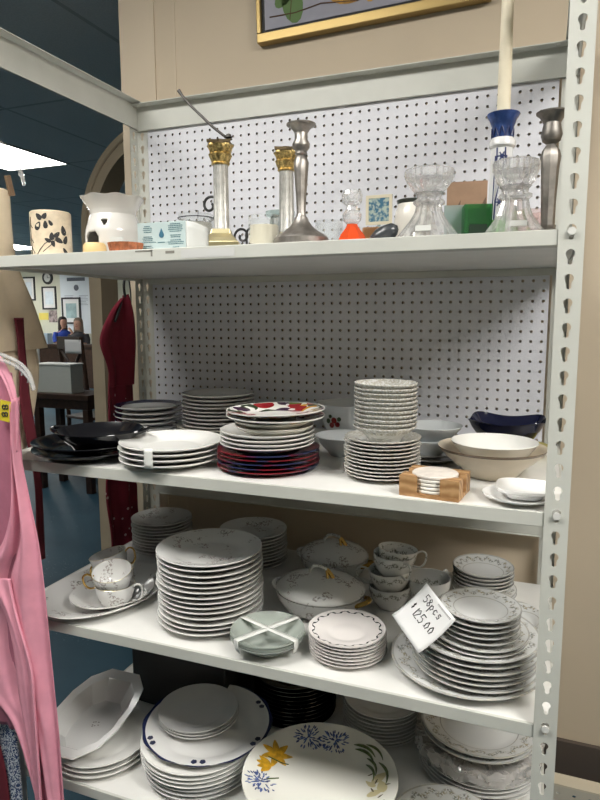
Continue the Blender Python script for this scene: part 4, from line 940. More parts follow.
def sign():
    L, T, R_, B = [Vector(q) for q in ((12.75, -21.7, -44.6), (15.15, -20.5, -42.15), (17.66, -23.25, -43.28), (15.05, -24.95, -45.2))]
    ex = (R_-T).normalized(); dn = (L-T); dn = (dn-ex*dn.dot(ex)).normalized(); nz = ex.cross(-dn).normalized(); o0 = (L+T+R_+B)/4
    w = ((R_-T).length+(B-L).length)/4; h = ((L-T).length+(B-R_).length)/4
    t = thing('price_sign', 'white paper price sign handwritten 58pcs leaning on the garland plates', 'sign', o0)
    mx = Matrix(((ex.x, -dn.x, nz.x), (ex.y, -dn.y, nz.y), (ex.z, -dn.z, nz.z)))
    curl = lambda x, y: .28*(x/w)**2*(1 if x > 0 else .5)-.18*(y/h)**2
    b = MB(); b.grid(lambda u, v: mx @ Vector((-w+2*w*u, -h+2*h*v, -curl(-w+2*w*u, -h+2*h*v))), 12, 12); b.build('sheet', 'paper', t, solid=.02)
    b = MB(); k = [(.35, .93), (1.4, .9), (1.4, .8), (.35, .82)]
    def q(x, y, e=.02): return mx @ Vector((x, y, -curl(x, y)+e))
    for a in range(14):
        x = .1*w+a*.055*w; b.face([b.v(*q(x, .87*h)), b.v(*q(x+.035*w, .87*h)), b.v(*q(x+.035*w, .80*h)), b.v(*q(x, .80*h))])
    b.build('printed_line', mat('grey_print', (.25, .25, .25), .7), t, smooth=False)
    G = {'5': [[(.9, 1), (.1, 1), (.05, .55), (.55, .62), (.9, .35), (.6, 0), (.05, .08)]], '8': [[(.5, .52), (.15, .78), (.5, 1), (.85, .78), (.5, .52), (.1, .25), (.5, 0), (.9, .25), (.5, .52)]],
         'p': [[(.1, .6), (.1, -.5)], [(.1, .4), (.5, .62), (.85, .3), (.5, 0), (.1, .15)]], 'c': [[(.85, .5), (.4, .6), (.1, .3), (.4, 0), (.85, .1)]], 's': [[(.8, .55), (.3, .6), (.2, .4), (.7, .25), (.6, 0), (.1, .05)]],
         '$': [[(.85, .85), (.4, .95), (.15, .7), (.8, .35), (.55, .05), (.1, .15)], [(.5, 1.15), (.48, -.15)]], '1': [[(.5, 1), (.5, 0)]], '2': [[(.1, .75), (.5, 1), (.85, .72), (.1, 0), (.9, .02)]],
         '0': [[(.5, 1), (.12, .6), (.25, .05), (.65, 0), (.9, .45), (.5, 1)]], '.': [[(.4, .02), (.5, .06)]]}
    b = MB()
    def write(txt, x, y, s_, adv):
        for ch in txt:
            for st in G.get(ch, []): b.tube([q(x+px*s_*.62, y+py*s_, .03) for px, py in st], .038, 5)
            x += adv*(.5 if ch in '1. ' else 1)
    write('58pcs', -.55*w, .42*h, .62, .46); write('$', -.72*w, -.12*h, .42, .4); write('125', -.48*w, -.28*h, .72, .56); write('.', .22*w, -.2*h, .5, .2); write('00', .3*w, -.22*h, .58, .48)
    b.build('handwriting', 'ink', t)
sign()

# ------------------------------------------------------------------ bottom shelf (S4)
p = disc('plate', 'plate', 4.85, .75, pl_white, .62, .15)
stack(p, 3, -17.4, -19.8, S4, .5, 'plain white plate', 'the stack under the baking dish', 'plates under the baking dish')
def baking_dish():
    t = thing('baking_dish', 'many sided oval white baking dish tilted on white plates at the left', 'baking dish', (-19.3, -18.7, S4+1.42), (math.radians(3), math.radians(5), math.radians(8)))
    n = 12; b = MB()
    pr = [(0, .2), (.55, .22), (.78, 1.75), (.8, 1.85), (.99, 2.05), (1.0, 1.95), (.99, 1.9), (.81, 1.7), (.6, .05), (.58, 0), (0, 0)]
    HX = [(3.75, 1.9), (3.2, 4.6), (1.7, 6.6), (-1.7, 6.6), (-3.2, 4.6), (-3.75, 1.9), (-3.75, -1.9), (-3.2, -4.6), (-1.7, -6.6), (1.7, -6.6), (3.2, -4.6), (3.75, -1.9)]
    def fn(a, r, z): q = HX[int(round(a*n/(2*pi))) % n]; return (q[0]*r, q[1]*r, z)
    b.lathe(pr, n, fn=fn); b.build('body', wh('white_bakeware', (.78, .775, .76)), t, angle=18)
    b = MB()
    for k in range(7): a = k*.9; b.lathe([(0, 0), (.09, .01), (0, .02)], 8, cx=.5*cos(a)*random.uniform(.3, 1), cy=.7*sin(a)*random.uniform(.3, 1), mx=Matrix.Translation((0, 0, .225)))
    b.build('maker_mark', mat('grey_mark', (.35, .33, .31), .5), t)
baking_dish()
p = disc('plate', 'plate', 5.4, .8, pl_grey, .62, .15)
stack(p, 3, -6.9, -18.2, S4, .42, 'greyish dinner plate', 'the bottom layer beneath the blue rimmed platter', 'greyish plates under the platter')
p = disc('plate', 'plate', 5.6, .8, pl_white, .62, .15)
stack(p, 4, -7.0, -18.3, S4+1.32, .44, 'white dinner plate', 'the layer touching the blue rimmed platter', 'white plates under the platter')
def blue_platter():
    m = china('blue_rim_china', (.76, .755, .74), 'rim', 6.2, (.018, .024, .075))
    t = thing('platter', 'faceted oval platter with blue rim and small blue flower marks', 'platter', (-6.6, -17.2, S4+3.3), (math.radians(2), 0, math.radians(20)))
    def fn(a, r, z): k = 1+.012*cos(12*a)*(r/6.2); return (r*k*1.03*cos(a), r*k*.98*sin(a), z)
    b = MB(); b.lathe(plate_prof(6.2, .95, .68, .16), 72, fn=fn); b.build('body', m, t, angle=60)
    pm_ = mat('navy_print', (.02, .025, .06), .3)
    for a0 in [pi/6+pi/3*k for k in range(6)]:
        for da in (-.07, .07):
            b = MB(); a = a0+da; R = 5.55; cx, cy = R*1.03*cos(a), R*.98*sin(a)
            for k in range(5): b.lathe([(0, 0), (.17, .015), (0, .02)], 7, cx=cx+.13*cos(k*1.256+a), cy=cy+.13*sin(k*1.256+a), mx=Matrix.Translation((0, 0, .84)))
            b.build('flower_mark', pm_, t, smooth=False)
blue_platter()
p = disc('plate', 'plate', 4.0, .6, pl_grey, .64, .13)
stack(p, 3, -8.1, -16.4, S4+3.62, .33, 'grey white side plate', 'the trio on the blue rimmed platter', 'side plates on the platter')
lab(bowl('bowl', 'bowl', 4.4, 3.6, pl_grey, loc=(6.4, -20.2, S4), foot=.55), 'grey white bowl carrying the flower painted platter')
def flower_plate():
    t = thing('platter', 'big white platter painted with yellow and blue flowers', 'platter', (6.2, -20.3, S4+3.55), (0, 0, 0))
    R = 6.8; H = .95; b = MB(); pr = plate_prof(R, H, .66, .17); b.lathe(pr, 72); b.build('body', wh('cream_white_glaze', (.76, .75, .69)), t, angle=60)
    top = pr[:7]
    def zt(x, y):
        r = math.hypot(x, y)
        for i in range(len(top)-1):
            if top[i][0] <= r <= top[i+1][0]: return top[i][1]+(top[i+1][1]-top[i][1])*(r-top[i][0])/max(1e-6, top[i+1][0]-top[i][0])+.018
        return H
    def blob(b, cx, cy, L, w, ang, pointed=.5):
        n = 12; c = b.v(cx, cy, zt(cx, cy)); vs = []
        for k in range(n):
            s_ = 2*pi*k/n; u = L*.5*cos(s_); v = w*.5*sin(s_)*(1-pointed*max(0, cos(s_))); x = cx+u*cos(ang)-v*sin(ang); y = cy+u*sin(ang)+v*cos(ang)
            rr = math.hypot(x, y)
            if rr > R*.97: x *= R*.97/rr; y *= R*.97/rr
            vs.append(b.v(x, y, zt(x, y)))
        for k in range(n): b.face([c, vs[k], vs[(k+1) % n]])
    def stem(b, pts, w): b.tube([(x, y, zt(x, y)-.01) for x, y in pts], w, 5)
    def at(deg, r): return (r*cos(math.radians(deg)), r*sin(math.radians(deg)))
    rnd = random.Random(3)
    yl = MB()
    c = at(163, 4.9)
    for k in range(7): a = k*.9+.3; blob(yl, c[0]+.75*cos(a), c[1]+.75*sin(a), 1.5, .62, a)
    c2 = at(180, 4.7)
    for k in range(4): a = 2.9+k*.5; blob(yl, c2[0]+.6*cos(a), c2[1]+.6*sin(a), 1.35, .6, a)
    yl.build('yellow_lily', mat('lily_yellow', (.62, .34, .02), .35, vary=.3, vscale=80), t)
    bm2 = [mat('painted_blue', (.07, .12, .32), .35), mat('painted_deep_blue', (.03, .05, .16), .35)]
    for deg, r, ang in ((121, 5.3, 1.6), (92, 5.0, 1.2), (206, 5.1, 2.9)):
        bl = MB(); c = at(deg, r)
        for k in range(70):
            q = rnd.uniform(0, 6.28); s_ = rnd.random()**.6*1.4; x, y = c[0]+s_*cos(q), c[1]+s_*.85*sin(q); bl.mi = k % 2; blob(bl, x, y, rnd.uniform(.25, .5), .14, q, .2)
        bl.build('blue_flower', bm2, t)
    gr = MB()
    stem(gr, [at(172, 5.3), at(168, 3.9), at(165, 3.4)], .05); stem(gr, [at(200, 4.6), at(196, 3.6)], .06)
    for d0, r0, d1, r1, w in ((72, 5.3, 45, 5.6, .14), (68, 5.0, 40, 5.2, .14), (62, 5.9, 38, 6.0, .12), (50, 5.0, 24, 4.9, .12), (44, 4.6, 18, 4.6, .12), (38, 5.6, 10, 5.7, .13), (-8, 6, -28, 4.6, .13), (-20, 5.6, -45, 5.2, .12)):
        m_ = [(d0+(d1-d0)*k/6, r0+(r1-r0)*k/6+.25*sin(pi*k/6)) for k in range(7)]
        gr.tube([(at(d, r)[0], at(d, r)[1], zt(*at(d, r))-w*.25) for d, r in m_], [.04, w, w*1.2, w*1.1, w*.9, w*.6, .03], 6, flat=.35 if False else 1)
    gr.build('leaves', mat('painted_green', (.10, .14, .04), .4, vary=.4, vscale=60), t)
    ex = MB()
    for deg, r, L, w, an in ((20, 5.2, 1.6, .9, .8), (8, 5.4, 1.5, .9, 2.0), (0, 4.9, 1.4, .8, .5), (14, 4.4, 1.2, .5, 2.6)): c = at(deg, r); ex.mi = 0; blob(ex, c[0], c[1], L, w, an)
    for deg, r, L, w, an in ((28, 4.6, .7, .14, .4), (16, 4.9, .6, .16, 1.4), (5, 4.6, .7, .14, 2.2), (-4, 5.5, .6, .16, .9), (-12, 5.0, .5, .14, 2.8), (10, 5.9, .5, .14, .2)): c = at(deg, r); ex.mi = 1; blob(ex, c[0], c[1], L, w, an)
    ex.build('pale_blossom', [mat('painted_tan', (.52, .46, .26), .4), mat('painted_umber', (.07, .05, .02), .4)], t)
flower_plate()
p = disc('plate', 'plate', 4.15, .65, pl_grey, .62, .14)
stack(p, 9, 8.3, -6.0, S4, .38, 'plain white plate', 'the back stack behind the flower platter', 'plates at the back of the bottom shelf')
p = disc('plate', 'plate', 5.7, .75, pl_grey, .62, .15)
stack(p, 6, 18.5, -8.4, S4, .42, 'white dinner plate', 'the wrapped stack at bottom right', 'wrapped lower plates')
def wrapping():
    rnd = random.Random(5); ph = [rnd.uniform(0, 6.28) for _ in range(8)]
    from mathutils import noise as NZ
    def fn(a, r, z):
        d = NZ.noise_vector((5.5*cos(a), 5.5*sin(a), z*1.6+r*.5)); e = NZ.noise_vector((15*cos(a), 15*sin(a), z*4+r)); k = 1.01+.055*d[0]+.035*e[0]
        return (r*k*cos(a), r*k*sin(a), z+.36*d[1]+.24*e[1])
    b = MB(); b.lathe([(0, 3.15), (3.2, 3.15), (4.6, 3.3), (5.3, 3.55), (5.7, 3.65), (5.85, 3.45), (5.9, 3.25), (5.9, 3.05), (5.95, 2.85), (5.92, 2.65), (5.95, 2.45)], 150, fn=fn)
    o = b.build('plastic_wrap', 'wrap', loc=(18.4, -8.5, S4), angle=25); tag(o, 'crumpled clear wrapping around the plate stack at the bottom right', 'wrapping')
wrapping()
p = disc('plate', 'plate', 5.5, .85, gd(5.5, 'garland_top_china'), .64, .15)
stack(p, 2, 18.5, -8.7, S4+3.75, .46, 'garland dinner plate', 'the pair above the crumpled wrapping', 'plates above the wrapping')
lab(bowl('bowl', 'bowl', 3.4, 1.8, pl_grey, loc=(17.0, -19.6, S4), foot=.55), 'plain white bowl below the garland plate at the front right')
lab(disc('plate', 'plate', 4.6, .75, gd(4.6, 'garland_front_china'), .62, .15, loc=(17.0, -19.6, S4+1.55)), 'grey garland plate on the bottom shelf in front of the wrapped stack')
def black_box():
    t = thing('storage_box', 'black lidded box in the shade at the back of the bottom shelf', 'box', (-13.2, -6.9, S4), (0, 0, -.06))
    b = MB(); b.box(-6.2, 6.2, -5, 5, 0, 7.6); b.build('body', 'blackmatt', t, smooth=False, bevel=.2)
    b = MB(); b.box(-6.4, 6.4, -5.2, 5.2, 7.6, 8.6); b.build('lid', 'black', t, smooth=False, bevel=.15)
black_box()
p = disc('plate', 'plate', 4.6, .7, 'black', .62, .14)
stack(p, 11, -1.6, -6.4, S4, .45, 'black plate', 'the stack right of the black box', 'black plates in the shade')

# ------------------------------------------------------------------ hanging aprons
def curve(pts, n):
    out = []; N = len(pts)-1
    for k in range(n+1):
        s_ = k/n*N; i = min(int(s_), N-1); q = s_-i
        p0, p1, p2, p3 = [Vector(pts[max(0, min(N, i+j))]) for j in (-1, 0, 1, 2)]
        out.append(.5*((2*p1)+(p2-p0)*q+(2*p0-5*p1+4*p2-p3)*q*q+(3*p1-p0-3*p2+p3)*q*q*q))
    return out
def cloth(name, L, R, m, parent, nrm, amp=.3, folds=3, nu=28, nv=60, ph=0, thick=.06, env=lambda v: 1):
    A = curve(L, nv); B = curve(R, nv); nrm = Vector(nrm)
    b = MB(); b.grid(lambda u, v: A[round(v*nv)].lerp(B[round(v*nv)], u)+nrm*amp*env(v)*(sin(folds*2*pi*u+ph+1.3*v)+.35*sin(folds*4.3*pi*u+2*ph-2*v)), nu, nv)
    return b.build(name, m, parent, solid=thick, angle=80)
def hook(z): return [(0, 0, z), (0, 0, z+.8), (.25, 0, z+1.2), (.7, 0, z+1.3), (1.0, 0, z+1.0), (1.0, 0, z+.6)]
def hanger(label, loc, rz, half, drop, cat='hanger'):
    t = thing('clothes_hanger', label, 'hanger', loc, (0, 0, rz))
    for e in (.22, -.22):
        b = MB(); pts = curve([(-half, 0, -drop-.1+e*.3), (-half*.9, 0, -drop*.6+e), (-half*.6, 0, -drop*.22+e), (0, 0, e), (half*.6, 0, -drop*.22+e), (half*.9, 0, -drop*.6+e), (half, 0, -drop-.1+e*.3)], 40)
        b.tube(pts, .17, 8); b.build('arm', 'plastic', t)
    b = MB()
    for k in range(1, 16):
        u = -1+2*k/16; b.tube([(half*u, 0, -drop*abs(u)**2.2-.24), (half*u+.12, 0, -drop*abs(u)**2.2+.26)], .08, 6)
    b.build('rib', 'plastic', t)
    b = MB(); b.tube(curve([(0, 0, .2), (0, 0, 1.4), (.5, 0, 2.2), (1.1, 0, 1.8), (1.15, 0, 1.1)], 20), .1, 8); b.build('hook', 'rivet', t)
    return t
def pink():
    t = thing('apron', 'pink twill apron with yellow tag on a clear hanger at the left front post', 'apron', (0, 0, -FZ)); Z = FZ
    def z(pts): return [(x, y, q+Z) for x, y, q in pts]
    Y = -26.6
    cloth('inner_panel', z([(-26, Y+.5, -24.6), (-26, Y+.5, -34), (-26, Y+.5, -46), (-26, Y+.5, -60)]), z([(-19.9, Y+.4, -26.2), (-19.3, Y+.3, -33), (-19.8, Y+.5, -44), (-21, Y+.5, -60)]), mat('pink_twill_inside_shaded', (.50, .17, .25), .85, vary=.1, vscale=20, bump=.3, bscale=700), t, (0, 1, 0), .16, 2.2)  # inner panel's pink is darkened, painting in the shade inside the garment
    cloth('outer_panel', z([(-19.5, Y, -29.0), (-19.7, Y, -33), (-20.6, Y, -38), (-22.5, Y, -42), (-25.5, Y, -44.5), (-26.5, Y, -50), (-25.5, Y, -56), (-22.4, Y, -59), (-20.6, Y, -63), (-19.2, Y, -68), (-18.8, Y, -73)]),
          z([(-19.05, Y+.1, -28.2), (-19.4, Y+.1, -32.5), (-18.6, Y, -37), (-17.75, Y-.1, -41), (-17.3, Y-.2, -45), (-17.1, Y-.2, -49), (-16.85, Y-.2, -54), (-16.65, Y-.2, -58), (-16.6, Y-.2, -63), (-16.6, Y-.2, -68), (-16.6, Y-.2, -73)]), 'pinkcloth', t, (0, 1, 0), .4, 2.1, 48, 80, .8)
    cloth('collar_band', z([(-26, Y-.1, -24.0), (-22.5, Y-.2, -24.7), (-20.6, Y-.2, -26.2), (-19.5, Y-.1, -29), (-19.4, Y, -33)]), z([(-26, Y+.3, -23.2), (-22.0, Y+.2, -23.9), (-19.9, Y+.1, -25.8), (-19.05, Y+.05, -28.5), (-19.4, Y, -33)]), 'pinkcloth', t, (0, 1, 0), .05, 1, 10, 40)
    cloth('pocket_flap', z([(-24.5, Y-.25, -45.2), (-22.0, Y-.35, -47.5), (-21.0, Y-.4, -51.0), (-20.6, Y-.4, -56), (-19.6, Y-.35, -63), (-19.0, Y-.35, -73)]), z([(-20.8, Y-.35, -44.6), (-19.9, Y-.55, -48.0), (-18.6, Y-.6, -52.3), (-18.4, Y-.7, -56), (-18.4, Y-.65, -63), (-18.5, Y-.6, -73)]), 'pinkcloth', t, (0, 1, 0), .14, 1.1, 20, 60, 1.9)
    b = MB(); e = curve(z([(-20.8, Y-.5, -44.6), (-19.9, Y-.68, -48.0), (-18.6, Y-.75, -52.3), (-18.4, Y-.85, -56), (-18.4, Y-.8, -63), (-18.5, Y-.75, -73)]), 90)
    b.tube(e, [.12+.035*(k % 2) for k in range(len(e))], 6); b.build('stitched_seam', 'pinkcloth', t)
    tg = thing('x', None, None, (0, 0, 0)); bpy.data.objects.remove(tg)
    b = MB(); mx = Matrix.Translation((-19.85, Y-.42, -29.35+Z)) @ Matrix.Rotation(math.radians(8), 4, 'Y'); b.box(-.68, .5, -.03, .03, -.95, .85, mx); tagp = b.build('price_tag', 'yellowtag', t, smooth=False)
    b = MB()
    for cz_ in (.32, -.32): 
        for dx in (-.16, .16): b.tube([mx @ Vector((-.08+dx+.15*cos(a), -.06, cz_-.0+.17*sin(a)+dx*.2)) for a in [2*pi*k/12 for k in range(12)]], .05, 5, closed=True)
    b.build('tag_number', 'ink', tagp)
pink()
hanger('clear plastic hanger with ribbed arm holding the pink apron', (-21.6, -27.0, -24.6), 0, 4.9, 2.7)
b = MB(); Y = -25.75
def printed():
    t = thing('printed_apron', 'blue and white printed cloth hanging beneath the pink apron', 'apron', (0, 0, -FZ)); Z = FZ; y = -25.6
    cloth('panel', [(-27, y, -55+Z), (-27, y, -64+Z), (-27, y, -74+Z)], [(-23.0, y, -55+Z), (-22.6, y, -64+Z), (-22.4, y, -74+Z)], 'print', t, (0, 1, 0), .1, 2, 16, 20)
    cloth('maroon_edge', [(-27, y-.3, -60+Z), (-27, y-.3, -66+Z), (-27, y-.3, -74+Z)], [(-25.2, y-.3, -60+Z), (-24.0, y-.3, -66+Z), (-23.9, y-.3, -74+Z)], 'maroon', t, (0, 1, 0), .1, 1, 10, 20)
printed()
def beige():
    t = thing('canvas_apron', 'beige canvas apron with maroon strap hanging outside the left end of the shelving', 'apron', (0, 0, -FZ)); Z = FZ
    X = -26.2
    f = lambda pts: [(X+dx, y, q+Z) for dx, y, q in pts]
    cloth('bib', f([(-.6, -23.0, -8.6), (-.6, -23.5, -14), (-.6, -23.5, -20), (-.6, -22.5, -25.0)]), f([(0, -19.0, -9.4), (.1, -19.0, -14), (.3, -18.6, -16.8), (.5, -17.0, -20.5), (.5, -15.5, -24.6)]), 'beigecloth', t, (1, .2, 0), .22, 1.3, 24, 50)
    cloth('skirt', f([(-1.0, -23, -18), (-1.0, -23, -26), (-1.0, -23, -34), (-1.0, -23, -42)]), f([(-.4, -17.2, -20), (-.2, -15.8, -26), (-.3, -16.7, -31), (-.5, -18.4, -36), (-.6, -19.5, -42)]), 'beigecloth', t, (1, .2, 0), .25, 1.6, 24, 50, 1.2)
    b = MB(); a = curve(f([(.55, -19.2, -21.5), (.5, -19.0, -26), (.45, -18.9, -30), (.4, -18.2, -35), (.4, -17.8, -39.5), (.2, -17.9, -47)]), 50); d = [Vector((.05, .55-.12*sin(k*.2), 0)) for k in range(51)]
    b.grid(lambda u, v: a[round(v*50)]+d[round(v*50)]*(u*2-1), 4, 50); b.build('waist_strap', 'maroon', t, solid=.08, angle=80)
    b = MB(); b.box(-.12, .12, -.5, .1, -1.0, .9, Matrix.Translation((X+.3, -18.9, -8.8+Z)) @ Matrix.Rotation(.25, 4, 'X')); b.build('wooden_clip', mat('brown_clip', (.22, .14, .08), .6), t, smooth=False)
beige()
hanger('clear plastic hanger sticking out above the beige apron', (-26.0, -21.9, -4.9), math.radians(84), 4.3, 3.6)
def red():
    t = thing('red_apron', 'dark red apron with white dots hanging by the left rear post', 'apron', (0, 0, -FZ)); Z = FZ; X = -26.3
    f = lambda pts: [(X+dx, y, q+Z) for dx, y, q in pts]
    cloth('bib', f([(.2, -2.4, -19.2), (.1, -4.6, -21), (0, -6.5, -24.2), (-.1, -5.2, -27.5), (-.3, -4.8, -30)]), f([(.3, -1.2, -18.6), (.4, -.5, -21), (.4, -.3, -24.5), (.3, -.5, -27.5), (.2, -.6, -30)]), 'redcloth', t, (1, 0, 0), .25, 1.2, 20, 40)
    cloth('skirt', f([(-.3, -4.6, -25), (-.4, -5.2, -31), (-.5, -5.4, -37), (-.5, -6.3, -43), (-.5, -5.6, -49), (-.5, -5.8, -56)]), f([(-.1, -.2, -25), (-.1, .2, -31), (-.2, .3, -37), (-.2, .3, -43), (-.2, .2, -49), (-.2, 0, -56)]), 'reddots', t, (1, 0, 0), .28, 1.7, 24, 60, .7)
    b = MB(); b.tube(curve(f([(.3, -1.6, -19), (.4, -1.9, -17.5), (.4, -1.3, -16.0), (.4, -.8, -17.0), (.4, -.6, -19.0), (.45, -.9, -21.5)]), 30), .16, 8, flat=.5); b.tube(curve(f([(.3, -2.4, -19.4), (.4, -3.2, -20.8), (.4, -4.0, -22.0)]), 12), .2, 8); b.build('black_strap', 'iron', t)
red()

# ------------------------------------------------------------------ the room beyond
def far_frame(label, x, z, w, h, inner, loc_y=441, fr='ink', mount=True):
    t = thing('wall_frame', label, 'picture', (x, loc_y, z))
    b = MB(); k = 1.6; b.box(-w/2, w/2, -1, 0, -h/2, -h/2+k); b.box(-w/2, w/2, -1, 0, h/2-k, h/2); b.box(-w/2, -w/2+k, -1, 0, -h/2+k, h/2-k); b.box(w/2-k, w/2, -1, 0, -h/2+k, h/2-k); b.build('frame', fr, t, smooth=False)
    b = MB(); b.box(-w/2+k, w/2-k, -.4, -.1, -h/2+k, h/2-k); b.build('mount', 'paper', t, smooth=False)
    if inner: b = MB(); b.box(-w*.28, w*.28, -.5, -.4, -h*.28, h*.28); b.build('print', inner, t, smooth=False)
pale = mat('pale_certificate', (.62, .68, .74), .7, vary=.1, vscale=9)
far_frame('black framed certificate at the far left of the distant wall', -473, 7, 22, 24, pale)
far_frame('black framed certificate below the round clock', -444.5, -2.6, 18, 23, pale)
far_frame('larger black framed landscape print beside the poster panel', -417, -15.5, 23, 26, mat('sea_print', (.30, .42, .44), .7, vary=.3, vscale=4), loc_y=440.3)
def clock():
    t = thing('wall_clock', 'round black wall clock on the distant wall', 'clock', (-445.3, 441, 17.5)); mx = Matrix.Rotation(pi/2, 4, 'X')
    b = MB(); b.lathe([(4.2, 1.2), (6.2, 1.2), (6.6, .6), (6.6, 0), (4.2, 0)], 36, mx=mx); b.build('rim', 'ink', t)
    b = MB(); b.lathe([(0, .5), (4.4, .5), (4.4, 0), (0, 0)], 36, mx=mx); b.build('dial', 'card', t)
    b = MB(); b.box(-.2, .2, -.8, -.6, 0, 2.4); b.box(0, 2.9, -.8, -.6, -.2, .2); b.build('hand', 'ink', t, smooth=False)
clock()
def poster():
    t = thing('notice_panel', 'tall pale notice poster with a dark heading on the distant wall', 'poster', (-412, 441, -6))
    b = MB(); b.box(-18, 18, -.5, 0, -32, 27); b.build('sheet', mat('pale_blue_paper', (.62, .67, .72), .7), t, smooth=False)
    b = MB(); b.box(-9, 13, -.62, -.5, 19.5, 23)
    b.lathe([(0, .1), (3, .1), (3, 0), (0, 0)], 20, mx=Matrix.Translation((2, -.52, 13)) @ Matrix.Rotation(pi/2, 4, 'X')); b.build('heading', mat('dark_print', (.09, .10, .13), .7), t, smooth=False)
    b = MB()
    for c in (-13, 5):
        for k in range(7): b.box(c, c+random.uniform(8, 11), -.6, -.5, 5-k*1.5, 5.6-k*1.5)
    b.build('text_lines', mat('grey_text', (.33, .36, .42), .7), t, smooth=False)
poster()
b = MB(); b.box(-6, 6, -.4, 0, -3.5, 3.5); o = b.build('sticky_note', mat('yellow_paper', (.70, .58, .12), .7), loc=(-453, 441, -21), smooth=False); tag(o, 'yellow note on the distant wall below the certificates', 'note')
b = MB(); b.box(-5, 5, -.5, 0, -6, 6); o = b.build('photo_print', mat('mixed_photo', (.30, .24, .24), .6, vary=.8, vscale=9), loc=(-441, 441, -21), smooth=False); tag(o, 'small colour photo on the distant wall right of the yellow note', 'photo')
def person(label, loc, rz, hair, top, long_hair, arm):
    t = thing('person', label, 'person', loc, (0, 0, rz))
    # one continuous skinned body, seated; z measured from the floor in inches
    V = [((0, 0, 22), 6.0), ((0, 0, 30), 5.2), ((0, -.5, 39), 5.8), ((0, -.5, 43), 3.2), ((0, -1, 46), 2.1), ((0, -1.4, 49), 3.4), ((0, -1.6, 52.5), 3.5), ((0, -1.4, 54.5), 2.2)]
    E_ = [(i, i+1) for i in range(7)]
    def chain(start, pts):
        k = start
        for p_, r in pts: V.append((p_, r)); E_.append((k, len(V)-1)); k = len(V)-1
    chain(2, [((6.5, -.5, 40.5), 2.6), ((8, -3, 32), 2.0), ((6.5, -11, 33.5), 1.6), ((4.0, -11.5, 42) if arm else (4, -15, 33), 1.3), ((2.6, -7.5, 46) if arm else (2.5, -17, 33), 1.2)])
    chain(2, [((-6.5, -.5, 40.5), 2.6), ((-8, -2.5, 32), 2.0), ((-5.5, -10, 31), 1.6), ((-1.5, -13.5, 32), 1.3), ((0, -15, 32), 1.1)])
    chain(0, [((4, -3, 20), 4.0), ((4.5, -16, 20), 3.2), ((4.5, -17, 10), 2.3), ((4.5, -17, 2.5), 1.8), ((4.5, -21, 1.6), 1.5)])
    chain(0, [((-4, -3, 20), 4.0), ((-4.5, -16, 20), 3.2), ((-4.5, -17, 10), 2.3), ((-4.5, -17, 2.5), 1.8), ((-4.5, -21, 1.6), 1.5)])
    me = bpy.data.meshes.new('body'); me.from_pydata([Vector(v)*I for v, _ in V], E_, []); o = bpy.data.objects.new('body', me); COL.objects.link(o); o.parent = t
    sk = o.modifiers.new('skin', 'SKIN'); sk.use_smooth_shade = True
    for i, (v, r) in enumerate(V): me.skin_vertices[0].data[i].radius = (r*I, r*I*(.72 if i in (1, 2) else 1))
    me.skin_vertices[0].data[0].use_root = True; o.modifiers.new('sub', 'SUBSURF').levels = 1; me.materials.append(M['skin'])
    b = MB(); b.lathe([(2.6, 44.5), (4.5, 43), (7.5, 41), (8.0, 38), (7.2, 32), (7.4, 24), (7.8, 19), (7.4, 19)], 28, fn=lambda a, r, z: (r*cos(a), r*.78*sin(a)-.4, z))
    for s_ in (1, -1): b.tube([(s_*6.2, -.5, 41), (s_*7.8, -1.2, 36.5), (s_*8.2, -2.8, 32.4)], [3.1, 3.0, 2.7], 12)
    b.build('top', top, t, angle=80, solid=.15)
    b = MB(); b.lathe([(0, 57.0), (2.6, 56.4), (3.9, 54.6), (4.3, 52), (4.3, 49), (4.6, 45 if long_hair else 48), (4.2, 41 if long_hair else 47.6), (3.0, 40.5 if long_hair else 47.6)], 28, fn=lambda a, r, z: (r*cos(a), r*sin(a)*(1 if sin(a) > 0 else (.62 if z < 54 else .9))+.2, z)); b.build('hair', hair, t, angle=80)
    b = MB()
    b.lathe([(0, -.7), (.5, -.4), (.35, .5), (0, .9)], 10, mx=Matrix.Translation((0, -5.1, 50.6)))
    b.build('nose', 'skin', t)
    for s_ in (-1, 1): b = MB(); b.lathe([(0, -.28), (.3, 0), (0, .28)], 10, mx=Matrix.Translation((s_*1.4, -4.75, 51.8))); b.build('eye', 'ink', t)
    b = MB(); b.box(-1, 1, -4.9, -4.6, 48.6, 49.0); b.build('mouth', mat('lips', (.35, .10, .10), .5), t, smooth=False)
    return t
person('person with long dark hair in a royal blue top, hand raised to the chin', (-409, 418, -FZ+2.5), math.radians(62), 'hairdark', 'blue', True, True)
person('person with grey brown hair in dark clothing at the counter', (-371, 395, -FZ+1.5), math.radians(20), 'hairgrey', 'charcoal', True, False)
def stool(x, y):
    t = thing('stool', 'dark wooden stool under a seated person in the distant room', 'stool', (x, y, -FZ)); b = MB(); b.lathe([(0, 14.5), (7, 14.5), (7, 15.6), (0, 15.6)], 24); b.build('seat', 'wood_dark', t)
    for sx in (-1, 1):
        for sy in (-1, 1): b = MB(); b.tube([(sx*5.5, sy*5.5, 0), (sx*4.5, sy*4.5, 14.6)], .8, 8); b.build('leg', 'wood_dark', t)
    return t
a = stool(-409, 418); c = stool(-371, 395); a['label'] = 'dark stool beneath the person in the blue top'; c['label'] = 'dark stool beneath the person in dark clothing'
def counter():
    t = thing('counter', 'dark wooden counter in front of the two seated people', 'counter', (-356, 360, -FZ)); b = MB(); b.box(-26, 40, -9, 9, 34, 36); b.build('top', 'wood_dark', t, smooth=False)
    b = MB(); b.box(-24, 38, -7, 7, 0, 34); b.build('body', 'wood_dark', t, smooth=False)
counter()
